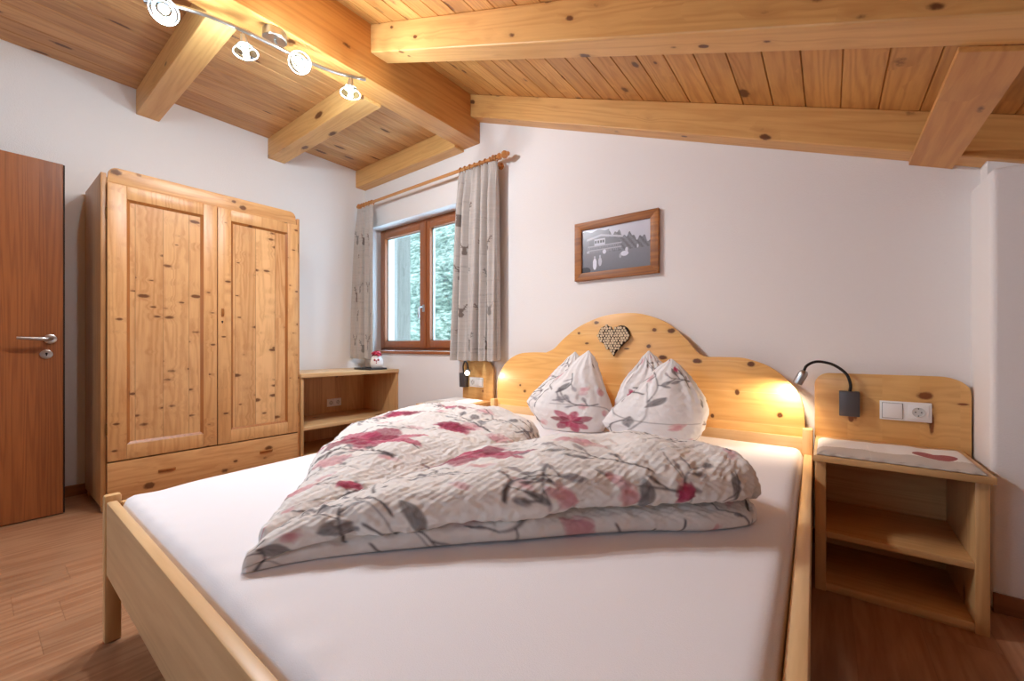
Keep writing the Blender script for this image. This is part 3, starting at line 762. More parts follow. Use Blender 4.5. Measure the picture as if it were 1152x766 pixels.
# headboard outline (x,z)
def headboard_pts():
    pts = [(-2.085, .36)]
    def arc(p0, p1, n, bulge):
        p0, p1 = Vector(p0), Vector(p1); d = p1 - p0; nrm = Vector((-d.y, d.x))
        return [tuple(p0 + d * (i / n) + nrm * bulge * 4 * (i / n) * (1 - i / n)) for i in range(n + 1)]
    def spline(ps, n=10):
        out = []
        P_ = [ps[0]] + list(ps) + [ps[-1]]
        for i in range(1, len(P_) - 2):
            p0, p1, p2, p3 = [np.array(q) for q in P_[i - 1:i + 3]]
            for k_ in range(n):
                t_ = k_ / n
                out.append(tuple(.5 * ((2 * p1) + (-p0 + p2) * t_ + (2 * p0 - 5 * p1 + 4 * p2 - p3) * t_ ** 2 + (-p0 + 3 * p1 - 3 * p2 + p3) * t_ ** 3)))
        out.append(tuple(ps[-1])); return out
    left = spline([(-2.085, .55), (-2.085, .70), (-2.06, .79), (-1.985, .885), (-1.88, .94), (-1.76, .955), (-1.63, .955)])
    arch = spline([(-1.63, .955), (-1.56, .985), (-1.48, 1.055), (-1.36, 1.135), (-1.20, 1.195), (-1.06, 1.212), (-.92, 1.20), (-.77, 1.14), (-.67, 1.05), (-.60, .965), (-.555, .94)])
    right = spline([(-.555, .94), (-.45, .94), (-.36, .935), (-.25, .895), (-.17, .83), (-.12, .76), (-.098, .68), (-.095, .56)])
    return pts + left + arch[1:] + right[1:] + [(-.095, .36)]
HBY0, HBY1 = 2.535, 2.563
hk = [(-.744, 0, 1.092, .026, .017), (-.845, 0, 1.10, .016, .013), (-.796, 0, .933, .03, .016), (-.60, 0, .915, .03, .016), (-.33, 0, .905, .022, .016), (-1.36, 0, 1.09, .012, .01),
      (-1.23, 0, 1.157, .02, .012), (-1.817, 0, .663, .014, .012), (-.396, 0, .75, .013, .02), (-.20, 0, .645, .015, .015), (-1.30, 0, 1.02, .018, .008), (-.88, 0, 1.0, .016, .014), (-1.86, 0, .705, .010, .010), (-.56, 0, .69, .013, .009), (-.52, 0, .61, .011, .013), (-1.02, 0, .985, .02, .006), (-1.51, 0, 1.10, .014, .010)]
borg = Vector((-1.05, 1.4, 0))
hk = [(x_ - borg.x, HBY0 - borg.y, z_ - borg.z, a_, b_) for x_, _, z_, a_, b_ in hk]
hbm = wood('headboard_pine', 'X', (240, 190, 118), (214, 150, 80), kscale=5, kamount=.0, ksize=.1, rough=.34, knots=hk, plank=.165, plank_axis='Z', plank_off=.07, plank_var=.05, groove=True, groove_col=(250, 216, 156))
MB().extrude([(x_, HBY1, z_) for x_, z_ in headboard_pts()], (0, HBY0 - HBY1, 0), bev=.004).build('headboard', hbm, B, True)
# lower ledge of the headboard
MB().box((-2.07, HBY0 - .014, .40), (-.10, HBY0, .545), .004).build('headboard_rail', M['bed_x'], B, True)
for (xa, xb, zt) in ((-.104, -.062, .592), (-2.13, -2.085, .585)):
    MB().box((xa, 2.50, 0), (xb, 2.566, zt), .005).build('bed_post', M['bed_z'], B, True)
# foot posts
MB().quadprism([(-1.955, .272), (-1.925, .272), (-1.925, .316), (-1.955, .316)], 0, .497, .007).build('bed_post', M['bed_z'], B, True)
MB().quadprism([(-.035, .262), (.0, .262), (.0, .306), (-.035, .306)], 0, .50, .007).build('bed_post', M['bed_z'], B, True)
# footboard
MB().quadprism([(-1.925, .277), (-.035, .262), (-.035, .290), (-1.925, .305)], .23, .477, .005).build('footboard', M['bed_x'], B, True)
# side rails
MB().quadprism([(-.048, .306), (-.014, .306), (-.064, 2.50), (-.098, 2.50)], .23, .468, .005).build('side_rail', M['bed_y'], B, True)
MB().quadprism([(-1.945, .316), (-1.917, .316), (-2.055, 2.50), (-2.083, 2.50)], .23, .468, .005).build('side_rail', M['bed_y'], B, True)

# mattress with fitted sheet
def mattress():
    nx, ny = 150, 170
    cL = [Vector((-1.912, .306)), Vector((-.052, .297))]; cH = [Vector((-2.052, 2.52)), Vector((-.100, 2.52))]
    nu = 200
    us = np.concatenate([np.linspace(-.12, 0, 16)[:-1], np.linspace(0, 1, 130), np.linspace(1, 1.12, 16)[1:]])
    rs = np.random.RandomState(2)
    P = np.zeros((len(us), len(us), 3))
    U, V_ = np.meshgrid(us, us, indexing='ij')
    cu = np.clip(U, 0, 1); cv = np.clip(V_, 0, 1)
    X = (cL[0].x * (1 - cu) + cL[1].x * cu) * (1 - cv) + (cH[0].x * (1 - cu) + cH[1].x * cu) * cv
    Y = (cL[0].y * (1 - cu) + cL[1].y * cu) * (1 - cv) + (cH[0].y * (1 - cu) + cH[1].y * cu) * cv
    # inset and rounding towards the edges
    du = np.minimum(cu, 1 - cu) * 1.9; dv = np.minimum(cv, 1 - cv) * 2.2
    r = .042
    eu = np.clip(1 - du / r, 0, 1); ev = np.clip(1 - dv / r, 0, 1)
    e = np.clip(np.sqrt(eu ** 2 + ev ** 2), 0, 1)
    drop = r * (1 - np.sqrt(1 - np.minimum(e, .9999) ** 2))
    Z = .497 - drop
    ou = np.maximum(np.maximum(-U, U - 1), np.maximum(-V_, V_ - 1)).clip(0) / .12
    Z = np.where(ou > 0, .497 - r - ou * .14, Z)
    # corner rounding in plan
    cxm, cym = (X.min() + X.max()) / 2, 1.4
    k_ = np.clip(np.sqrt(eu ** 2 + ev ** 2) - 1, 0, 1)
    X = X + (cxm - X) * k_ * .03; Y = Y + (cym - Y) * k_ * .03
    # gentle unevenness and the puckers along the elastic seam
    Z = Z + .0022 * np.sin(5 * X + 2 * Y) * (1 - e) + .002 * np.sin(3.1 * Y - 1.5 * X + 1) * (1 - e)
    pk = np.exp(-((du - .035) / .03) ** 2) * (cu > .5) * np.sin(cv * 2.2 * 2 * PI * 32 + 2 * np.sin(9 * cv)) * .0026
    pk2 = np.exp(-((dv - .04) / .04) ** 2) * (cv < .5) * np.sin(cu * 1.9 * 2 * PI * 9 + 3 * np.sin(5 * cu)) * .0016
    Z = Z + pk + pk2
    # soft dent along the foot end
    Z = Z - .006 * np.exp(-((dv - .10) / .07) ** 2) * (cv < .5) * (.5 + .5 * np.sin(9 * cu + 1))
    P = np.stack([X, Y, Z], -1)
    me = grid_mesh('mattress', P)
    return me
mt = link('mattress', mattress(), M['sheet'], None, 'all', label='wide mattress under a plain white fitted sheet in the pine bed', category='mattress', loc=(-1.03, 1.4, .30))
# closed underside
md = mt.modifiers.new('ticking', 'SOLIDIFY'); md.thickness = .03; md.offset = -1

# ------------------------------------------------------------------ floral print
RES = 430
class Print:
    def __init__(s, W_, H_, base=(236, 229, 222), seed=1):
        s.W, s.H = W_, H_; s.rs = np.random.RandomState(seed)
        s.img = np.ones((int(H_ * RES), int(W_ * RES), 3)) * np.array(lin(*base)[:3])
        s.yy, s.xx = np.mgrid[0:s.img.shape[0], 0:s.img.shape[1]]
        s.xx = s.xx / RES; s.yy = s.yy / RES
    def sample(s, ux, uy):
        g = s.img
        g = (np.roll(g, 1, 0) + 2 * g + np.roll(g, -1, 0)) / 4; g = (np.roll(g, 1, 1) + 2 * g + np.roll(g, -1, 1)) / 4
        x_ = np.clip(ux * RES, 0, g.shape[1] - 1.01); y_ = np.clip(uy * RES, 0, g.shape[0] - 1.01)
        i, j = x_.astype(int), y_.astype(int); a, b_ = (x_ - i)[..., None], (y_ - j)[..., None]
        return (g[j, i] * (1 - a) + g[j, i + 1] * a) * (1 - b_) + (g[j + 1, i] * (1 - a) + g[j + 1, i + 1] * a) * b_
    def win(s, cx, cy, r):
        H_, W_ = s.img.shape[:2]
        x0, x1 = max(0, int((cx - r) * RES)), min(W_, int((cx + r) * RES) + 1); y0, y1 = max(0, int((cy - r) * RES)), min(H_, int((cy + r) * RES) + 1)
        if x1 <= x0 or y1 <= y0: return None
        return slice(y0, y1), slice(x0, x1)
    def leafshape(s, cx, cy, L, w_, ang, col, al=.85, vein=True, streak=.35):
        q = s.win(cx, cy, L)
        if q is None: return
        X_, Y_ = s.xx[q] - cx, s.yy[q] - cy
        a = X_ * math.cos(ang) + Y_ * math.sin(ang); b_ = -X_ * math.sin(ang) + Y_ * math.cos(ang)
        tt = np.clip(a / L, -1, 1)
        edge = w_ * (1 - tt ** 2) * (1 + .25 * tt)
        m = np.clip((edge - np.abs(b_)) * RES / 1.5, 0, 1) * (np.abs(a) < L)
        tex = 1 - streak * (.5 + .5 * np.sin(a * 260 + np.abs(b_) * 900 + s.rs.uniform(0, 6))) * s.rs.uniform(.6, 1)
        if vein: tex = tex + .4 * (np.abs(b_) < .0018)
        m = (m * al * np.clip(tex, 0, 1.0))[..., None]
        s.img[q] = s.img[q] * (1 - m) + np.array(lin(*col)[:3]) * m
    def stroke(s, pts, w0, w1, col, al=.9):
        pts = [np.array(p) for p in pts]
        n = max(60, int(RES * 1.3 * sum(np.hypot(*(pts[k_ + 1] - pts[k_])) for k_ in range(len(pts) - 1))))
        for i in range(n + 1):
            t_ = i / n
            if len(pts) == 3: p = (1 - t_) ** 2 * pts[0] + 2 * t_ * (1 - t_) * pts[1] + t_ ** 2 * pts[2]
            else: p = (1 - t_) ** 3 * pts[0] + 3 * t_ * (1 - t_) ** 2 * pts[1] + 3 * t_ ** 2 * (1 - t_) * pts[2] + t_ ** 3 * pts[3]
            w_ = w0 + (w1 - w0) * t_
            q = s.win(p[0], p[1], w_ + .003)
            if q is None: continue
            d = np.hypot(s.xx[q] - p[0], s.yy[q] - p[1])
            m = (np.clip((w_ - d) * RES + .5, 0, 1) * al * .8)[..., None]
            s.img[q] = s.img[q] * (1 - m) + np.array(lin(*col)[:3]) * m
    def flower(s, cx, cy, r, cols, n=7, rot=0, al=.9):
        for ring, (rf, sz) in enumerate(((.58, .46), (.30, .36))):
            for k_ in range(n):
                a = rot + 2 * PI * (k_ + .5 * ring) / n + s.rs.uniform(-.15, .15)
                c_ = cols[(k_ + ring) % len(cols)]
                L_ = r * sz * s.rs.uniform(.85, 1.12)
                s.leafshape(cx + math.cos(a) * r * rf, cy + math.sin(a) * r * rf, L_, L_ * .52, a, c_, al, False, .3)
    def bloom(s, cx, cy, r, cols, al=.55, n=9):
        for _ in range(n):
            a = s.rs.uniform(0, 2 * PI); d = r * s.rs.uniform(.05, .55)
            s.leafshape(cx + math.cos(a) * d, cy + math.sin(a) * d, r * s.rs.uniform(.35, .6), r * s.rs.uniform(.22, .38), s.rs.uniform(0, PI), cols[s.rs.randint(len(cols))], al, False, .5)
    def sprig(s, x, y, ang, L, leaves=4, big=1.0):
        c_ = (92, 82, 84); bend = s.rs.uniform(-.5, .5)
        d = np.array([math.cos(ang), math.sin(ang)]); nrm = np.array([-d[1], d[0]])
        p0 = np.array([x, y]); p2 = p0 + d * L; p1 = p0 + d * L * .5 + nrm * L * bend
        s.stroke([p0, p1, p2], .0030 * big, .0016, c_)
        for k_ in range(leaves):
            t_ = .25 + .75 * k_ / max(1, leaves - 1)
            p = (1 - t_) ** 2 * p0 + 2 * t_ * (1 - t_) * p1 + t_ ** 2 * p2
            sg = 1 if k_ % 2 else -1
            la = ang + sg * s.rs.uniform(.5, 1.0); L_ = s.rs.uniform(.014, .026) * big
            tip = p + np.array([math.cos(la), math.sin(la)]) * L_ * 1.6
            s.stroke([p, (p + tip) / 2, tip], .0018, .0014, c_)
            col = ((112, 106, 110), (140, 136, 142), (86, 80, 84), (160, 152, 156))[s.rs.randint(4)]
            s.leafshape(tip[0], tip[1], L_, L_ * .42, la, col, .85)
MAG = [(158, 24, 72), (186, 42, 92), (200, 84, 116), (142, 16, 58)]
PNK = [(222, 160, 168), (232, 186, 188), (210, 138, 152)]
def fill_print(P_, density=1.0):
    rs = P_.rs; A = P_.W * P_.H
    for _ in range(int(26 * A * density)): P_.bloom(rs.uniform(0, P_.W), rs.uniform(0, P_.H), rs.uniform(.03, .055), PNK, .42, 8)
    for _ in range(int(30 * A * density)):
        P_.sprig(rs.uniform(0, P_.W), rs.uniform(0, P_.H), rs.uniform(0, 2 * PI), rs.uniform(.10, .24), rs.randint(3, 6), rs.uniform(.9, 1.3))
    for _ in range(int(9 * A * density)):
        x_, y_, a_ = rs.uniform(0, P_.W), rs.uniform(0, P_.H), rs.uniform(0, 6)
        P_.stroke([(x_, y_), (x_ + .1 * math.cos(a_), y_ + .1 * math.sin(a_)), (x_ + .2 * math.cos(a_ + .7), y_ + .2 * math.sin(a_ + .7)), (x_ + .3 * math.cos(a_ + .9), y_ + .3 * math.sin(a_ + .9))], .0022, .0018, (120, 112, 116), .7)

def catmull(ps, n):
    ps = np.array(ps, float); m = len(ps)
    t = np.linspace(0, m - 1, n); i = np.clip(t.astype(int), 0, m - 2); f_ = (t - i)[:, None]
    g = lambda k_: ps[np.clip(i + k_, 0, m - 1)]
    p0, p1, p2, p3 = g(-1), g(0), g(1), g(2)
    return .5 * (2 * p1 + (-p0 + p2) * f_ + (2 * p0 - 5 * p1 + 4 * p2 - p3) * f_ ** 2 + (-p0 + 3 * p1 - 3 * p2 + p3) * f_ ** 3)

def smooth_noise(rs, P, terms, f0, f1):
    """sum of sines in space: soft wrinkles"""
    out = 0
    for _ in range(terms):
        d = rs.normal(size=3); d /= np.linalg.norm(d); fr = rs.uniform(f0, f1)
        out = out + np.sin((P @ d) * fr * 2 * PI + rs.uniform(0, 6.28)) / terms ** .5
    return out

def duvet(name, ctrl, section, zbase, seed, label, flowers, tilt=None, folds=()):
    ns, nc = 560, 520
    C_ = catmull([[l[0], l[1], r[0], r[1], h] for l, r, h in ctrl], ns)
    sec = catmull(section + [section[0]], nc + 1)[:-1]
    sec[:, 1] = np.maximum(sec[:, 1], 0)
    wv = sec[:, 0][None, :]; zv = sec[:, 1][None, :]
    Lx, Ly, Rx, Ry, H_ = [C_[:, i][:, None] for i in range(5)]
    # the two ends close
    s = np.linspace(0, 1, ns)[:, None]
    k0 = np.clip(s / .02, 0, 1) ** .5; k1 = np.clip((1 - s) / .04, 0, 1) ** .5
    kk = np.minimum(k0, k1)
    mx, my = (Lx + Rx) / 2, (Ly + Ry) / 2
    X = mx + (Rx - Lx) / 2 * wv * kk; Y = my + (Ry - Ly) / 2 * wv * kk
    Z = zbase + .001 + H_ * zv * kk
    P = np.stack([X, Y, Z], -1)
    rs = np.random.RandomState(seed)
    top = np.clip((Z - zbase) / .06, 0, 1)
    low = smooth_noise(rs, P.reshape(-1, 3), 7, 2.2, 5.5).reshape(Z.shape)
    mid_ = smooth_noise(rs, P.reshape(-1, 3), 12, 9, 20).reshape(Z.shape)
    hi = smooth_noise(rs, P.reshape(-1, 3), 16, 26, 46).reshape(Z.shape)
    mxx = P[..., 0] * .68 + P[..., 1] * .73; nyy = -P[..., 0] * .73 + P[..., 1] * .68 + P[..., 2] * .9
    quilt = np.sin(2 * PI * mxx / .030 + 1.5 * low) * np.sin(2 * PI * nyy / .026 + 1.2 * mid_)
    # radial folds running across the roll
    w_len = np.hypot(Rx - Lx, Ry - Ly)
    cr = np.abs(np.sin(s * 46 + 2.2 * np.sin(s * 11) + 2.0 * wv + 1.2 * low)) ** 1.5
    disp = .008 * low + .0020 * mid_ + .0013 * hi + .0013 * quilt - .005 * (1 - cr) * np.clip(np.abs(wv) - .25, 0, 1)
    for (fa, fb, fc, fd) in folds:   # long creases: s = fa + fb*w, width fc, depth fd
        disp = disp - fd * np.exp(-((s - fa - fb * wv) / fc) ** 2)
    # normals
    du_ = np.gradient(P, axis=0); dv_ = (np.roll(P, -1, 1) - np.roll(P, 1, 1)) / 2
    N_ = np.cross(dv_, du_); N_ /= (np.linalg.norm(N_, axis=-1, keepdims=True) + 1e-9)
    ctr = P.mean(1, keepdims=True); sign = np.sign(((P - ctr) * N_).sum(-1).mean())
    P = P + N_ * sign * (disp * top * np.clip(H_ / .1, .3, 1))[..., None]
    P[..., 2] = np.maximum(P[..., 2], zbase + .0012)
    # print coordinates in metres: along the roll, around the section
    dl = np.linalg.norm(np.diff(np.stack([mx, my], -1)[:, 0], axis=0), axis=-1)
    sl = np.concatenate([[0], np.cumsum(dl)])[:, None] + 0 * wv
    per = np.hypot(wv * .28, zv * .17)
    dp = np.hypot(np.diff(np.append(sec[:, 0], sec[0, 0])) * .27, np.diff(np.append(sec[:, 1], sec[0, 1])) * .17)
    pl = (np.concatenate([[0], np.cumsum(dp)[:-1]]))[None, :] * (.35 + .65 * w_len / w_len.max())
    # slant the print so it is not aligned with the roll
    ux = sl * .9 + pl * .25 + .05; uy = pl * 1.0 - sl * .18 + .45
    W_, Hh = float(ux.max()) + .1, float(uy.max()) + .1
    pr = Print(W_, Hh, (248, 244, 240), seed)
    fill_print(pr, 1.0)
    flat = P.reshape(-1, 3)
    for (fx, fy, fz, r, kind, rot) in flowers:
        i = int(np.argmin(((flat - np.array([fx, fy, fz])) ** 2).sum(1)))
        cx, cy = float((ux + 0 * wv).reshape(-1)[i]), float((uy).reshape(-1)[i])
        if kind == 'mag': pr.flower(cx, cy, r, MAG, 7, rot)
        elif kind == 'pink': pr.bloom(cx, cy, r, PNK, .6, 12)
        elif kind == 'red': pr.bloom(cx, cy, r, MAG, .85, 14)
        elif kind == 'leaf': pr.leafshape(cx, cy, r, r * .45, rot, (104, 98, 100), .9)
        elif kind == 'sprig': pr.sprig(cx, cy, rot, r, 6, 1.5)
    col = pr.sample(ux, uy)
    me = grid_mesh(name, P, closed_v=True, colors=col)
    bm = bmesh.new(); bm.from_mesh(me)
    bm.verts.ensure_lookup_table()
    for row in (0, ns - 1):
        try: bm.faces.new([bm.verts[row * nc + j] for j in range(nc)])
        except Exception: pass
    bmesh.ops.recalc_face_normals(bm, faces=bm.faces[:])
    bm.to_mesh(me); bm.free()
    return link(name, me, M['duvet'], None, 'all', label=label, category='duvet', group='folded floral duvets on the bed', loc=(float(P[..., 0].mean()), float(P[..., 1].mean()), zbase))
M['duvet'] = cloth_mat('seersucker_cotton', .9, 800, .0010, pucker=.6, pscale=46)
M['pillow'] = cloth_mat('crinkled_pillow_cotton', .9, 800, .0007, pucker=.45, pscale=70)

ZM = .4975
front_section = [(-.80, 0), (0, 0), (.80, 0), (.96, .03), (1.0, .14), (.95, .26), (.80, .32), (.72, .345), (.80, .365), (.97, .40), (1.06, .56), (1.0, .76), (.84, .93), (.55, 1.03), (.1, 1.04), (-.4, .98), (-.78, .80), (-.98, .50), (-1.0, .2), (-.93, .03)]
duvet('duvet', [((-1.05, .372), (-1.025, .360), .034), ((-1.065, .50), (-.965, .478), .09), ((-1.045, .70), (-.82, .655), .125), ((-1.01, .97), (-.60, .885), .165), ((-.93, 1.27), (-.40, 1.085), .192), ((-.74, 1.50), (-.25, 1.20), .196), ((-.50, 1.62), (-.16, 1.33), .172), ((-.34, 1.60), (-.19, 1.46), .08)],
      front_section, ZM, 21, 'folded floral duvet in front with its rolled two-layer edge facing the foot end',
      [(-.887, .95, .66, .125, 'mag', .4), (-.25, 1.10, .60, .05, 'red', 0), (-.905, .50, .58, .045, 'leaf', .4), (-.80, .66, .58, .05, 'leaf', 1.8), (-.55, .93, .62, .05, 'pink', 0), (-.43, 1.05, .62, .06, 'pink', 0), (-.50, .95, .53, .07, 'pink', 0),
       (-.66, .83, .60, .2, 'sprig', .5), (-.38, 1.12, .66, .22, 'sprig', 2.2), (-.35, 1.05, .6, .05, 'leaf', 1.2), (-.62, 1.15, .68, .07, 'pink', 0), (-.98, .42, .53, .045, 'leaf', 2.4), (-.20, 1.25, .62, .04, 'leaf', 1.2)],
      folds=[(.16, .05, .012, .010), (.90, -.04, .014, .012)])
back_section = [(-.85, 0), (0, 0), (.85, 0), (.97, .05), (1.0, .25), (.97, .5), (.85, .74), (.5, .93), (.1, 1.0), (-.35, .99), (-.72, .88), (-.92, .66), (-1.0, .36), (-.97, .1)]
duvet('duvet', [((-1.115, .425), (-1.085, .43), .05), ((-1.225, .53), (-1.075, .60), .085), ((-1.43, .705), (-1.055, .80), .13), ((-1.69, .93), (-1.02, 1.02), .165), ((-1.88, 1.18), (-.99, 1.26), .185), ((-1.94, 1.46), (-1.0, 1.48), .19), ((-1.87, 1.72), (-1.13, 1.70), .17), ((-1.66, 1.86), (-1.38, 1.86), .07)],
      back_section, ZM, 34, 'folded floral duvet at the back on the window side of the bed',
      [(-1.36, .90, .66, .135, 'mag', .2), (-1.227, 1.218, .68, .075, 'red', 0), (-1.58, 1.238, .68, .075, 'red', 0), (-1.10, .68, .62, .05, 'red', 0), (-1.2, .58, .58, .06, 'pink', 0), (-1.3, .72, .62, .06, 'pink', 0), (-1.5, 1.5, .68, .08, 'mag', 1.0), (-1.1, 1.3, .66, .2, 'sprig', .9), (-1.15, .85, .64, .2, 'sprig', 1.6), (-1.4, 1.7, .66, .07, 'pink', 0)])

# ------------------------------------------------------------------ pillows: each stands on the bed, chopped into two pointed ears
def ear(apex, lc, rc, bl, br, depth, seed, ridge=.0, mag=None, nh=240, na=320, ppos=()):
    """one cone-like ear. outline given in a local frame: points (u,z); returns P, colours"""
    o, U, Nn = apex['o'], apex['U'], apex['N']
    zt = apex['z']
    # left and right outline u(z)
    zs = np.linspace(0, 1, nh)
    zb_ = ZM + .002
    zz = zb_ + (zt - zb_) * zs
    lz = np.array([p[1] for p in lc]); lu = np.array([p[0] for p in lc]); rz_ = np.array([p[1] for p in rc]); ru = np.array([p[0] for p in rc])
    UL = np.interp(zz, lz, lu); UR = np.interp(zz, rz_, ru)
    ker = np.exp(-np.linspace(-2, 2, 15) ** 2); ker /= ker.sum()
    pad = lambda a: np.convolve(np.pad(a, 7, mode='reflect', reflect_type='odd'), ker, 'valid')
    UL, UR = pad(UL), pad(UR)
    th = np.linspace(0, 2 * PI, na, endpoint=False)[None, :]
    cu = np.cos(th); su = np.sin(th)
    w_ = ((UR - UL) / 2)[:, None]; m_ = ((UR + UL) / 2)[:, None]
    w_ = w_ * (np.clip((1 - zs[:, None]) * 14, 0, 1) ** .55 * .97 + .03)
    ridge_off = ridge * w_
    tt = zs[:, None]
    dprof = depth * np.clip(np.minimum((1 - tt) * 1.9, 1), 0, 1) ** .8 * (.75 + .25 * np.clip(tt * 4, 0, 1))
    u_ = m_ + w_ * np.sign(cu) * np.abs(cu) ** .95 + ridge_off * np.abs(su) ** 2
    n_ = dprof * np.sign(su) * np.abs(su) ** 1.7
    Z = zz[:, None] + 0 * th
    P = np.array(o)[None, None, :] + u_[..., None] * np.array(U) + n_[..., None] * np.array(Nn)
    P[..., 2] = Z
    rs = np.random.RandomState(seed)
    f_ = P.reshape(-1, 3)
    low = smooth_noise(rs, f_, 6, 3, 7).reshape(Z.shape)
    # vertical gathers fanning from the apex
    gat = np.sin(th * 15 + 3 * np.sin(tt * 4 + seed) + 1.5 * low) * .0032 * np.clip(1.2 - np.abs(tt - .75) * 2.2, .25, 1)
    hi = smooth_noise(rs, f_, 14, 20, 40).reshape(Z.shape) * .0012
    dd = (low * .007 + gat + hi) * np.clip((1 - tt) * 5, 0, 1)
    rad = u_[..., None] * 0 + (np.array(Nn)[None, None, :] * np.sign(su)[..., None] * np.abs(su)[..., None] + np.array(U)[None, None, :] * cu[..., None])
    P = P + rad * dd[..., None]
    P[..., 2] = np.maximum(P[..., 2], zb_)
    pr = Print(1.0, .62, (246, 243, 242), seed)
    fill_print(pr, .95)
    ux = .5 + (th - PI * 1.5 + 0 * tt); ux = np.mod(th - PI / 2, 2 * PI)  # front (-N side) lands at pi
    ux = .08 + .84 * (ux / (2 * PI)); uy = .05 + .52 * (tt + 0 * th)
    for (fx, fy, r, kind, rot) in ppos:
        if kind == 'mag': pr.flower(fx, fy, r, MAG, 7, rot)
        elif kind == 'pink': pr.bloom(fx, fy, r, PNK, .65, 12)
        elif kind == 'red': pr.bloom(fx, fy, r, MAG, .85, 12)
        elif kind == 'leaf': pr.leafshape(fx, fy, r, r * .42, rot, (104, 100, 104), .9)
    return P, pr.sample(ux, uy)

def pillow(name, ears, label, loc):
    vs, fs, cs = [], [], []; base = 0
    me = bpy.data.meshes.new(name); bm = bmesh.new()
    lay = None
    metas = []
    for (P, col) in ears:
        m_ = grid_mesh('ear', P, closed_v=True, colors=col); metas.append(m_)
        b2 = bmesh.new(); b2.from_mesh(m_); b2.verts.ensure_lookup_table()
        nh, na = P.shape[:2]
        for row in (0, nh - 1):
            b2.faces.new([b2.verts[row * na + j] for j in range(na)])
        bmesh.ops.recalc_face_normals(b2, faces=b2.faces[:]); b2.to_mesh(m_); b2.free()
        bm.from_mesh(m_)
    bm.to_mesh(me); bm.free()
    return link(name, me, M['pillow'], None, 'all', label=label, category='pillow', group='floral pillows against the headboard', loc=loc)

def fr(x_, y_, z_, yaw):
    """frame standing at (x,y), U to the right as seen from the bed foot, N towards the headboard"""
    return dict(o=(x_, y_, 0), U=(math.cos(yaw), math.sin(yaw), 0), N=(-math.sin(yaw), math.cos(yaw), 0), z=z_)
yw = math.radians(24)
# left pillow
e1 = ear(fr(-1.14, 2.24, .975, yw), [(-.26, .49), (-.31, .56), (-.345, .63), (-.30, .70), (-.20, .80), (-.10, .89), (-.025, .965), (-.006, 1.0)], [(.09, .49), (.125, .58), (.13, .66), (.11, .75), (.07, .86), (.03, .95), (.014, 1.0)], None, None, .095, 41, ridge=.25, ppos=[(.47, .12, .075, 'mag', .3), (.60, .30, .045, 'pink', 0), (.42, .33, .04, 'leaf', 1.2), (.56, .47, .022, 'leaf', 2.2)])
e2 = ear(fr(-1.305, 2.36, .965, yw + .05), [(-.22, .49), (-.28, .58), (-.30, .64), (-.26, .70), (-.15, .81), (-.06, .90), (-.012, .96), (-.005, 1.0)], [(.20, .49), (.22, .60), (.20, .68), (.13, .78), (.06, .88), (.035, .95), (.012, 1.0)], None, None, .07, 42, ppos=[(.40, .3, .04, 'leaf', .5), (.45, .2, .03, 'red', 0)])
pillow('pillow', [e1, e2], 'left floral pillow with two pointed ears standing under the wooden heart', (-1.2, 2.3, ZM))
# right pillow
e3 = ear(fr(-.665, 2.25, .935, yw), [(-.28, .49), (-.33, .55), (-.355, .585), (-.30, .66), (-.20, .75), (-.11, .84), (-.03, .92), (-.006, .96)], [(.12, .49), (.165, .57), (.185, .66), (.16, .74), (.10, .84), (.04, .91), (.012, .96)], None, None, .10, 43, ridge=.30, ppos=[(.44, .30, .045, 'leaf', 1.0), (.40, .17, .04, 'leaf', 1.7), (.52, .15, .035, 'pink', 0), (.5, .51, .03, 'red', 0), (.60, .30, .03, 'leaf', 1.5)])
e4 = ear(fr(-.825, 2.37, .975, yw + .03), [(-.17, .49), (-.19, .56), (-.20, .60), (-.185, .68), (-.15, .78), (-.08, .88), (-.02, .965), (-.005, 1.0)], [(.22, .49), (.26, .60), (.26, .68), (.18, .80), (.08, .90), (.025, .965), (.012, 1.0)], None, None, .07, 44, ppos=[(.42, .30, .045, 'red', 0), (.5, .40, .035, 'leaf', .7)])
pillow('pillow', [e3, e4], 'right floral pillow with two pointed ears nearer the grey reading lamp on the right', (-.74, 2.3, ZM))

# ------------------------------------------------------------------ heart of wood slices
Hh_ = thing('wooden_heart', 'heart made of small round wood slices hanging on the headboard', 'decoration', (-1.10, HBY0 - .02, 1.05))
def in_heart(x_, z_):
    x_, z_ = x_ / .098, (z_ + .004) / .100
    return (x_ * x_ + z_ * z_ - 1) ** 3 - x_ * x_ * z_ ** 3 < 0
def heart_outline(sc_=1.0, n=60):
    out = []
    for i in range(n):
        a = 2 * PI * i / n
        out.append((16 * math.sin(a) ** 3 / 16 * .104 * sc_, (13 * math.cos(a) - 5 * math.cos(2 * a) - 2 * math.cos(3 * a) - math.cos(4 * a)) / 17 * .116 * sc_))
    return out
hc = (-1.103, 1.052)
MB().extrude([(hc[0] + x_, HBY0 - .001, hc[1] + z_) for x_, z_ in heart_outline(1.0)], (0, -.012, 0)).build('backing', M['bark'], Hh_)
def inside_poly(x_, z_, poly):
    c_ = False; j = len(poly) - 1
    for i in range(len(poly)):
        if (poly[i][1] > z_) != (poly[j][1] > z_) and x_ < (poly[j][0] - poly[i][0]) * (z_ - poly[i][1]) / (poly[j][1] - poly[i][1]) + poly[i][0]: c_ = not c_
        j = i
    return c_
poly = heart_outline(1.0)
sl_m, bk = MB(), MB(); rs = random.Random(2); cnt = 0
st = .0185
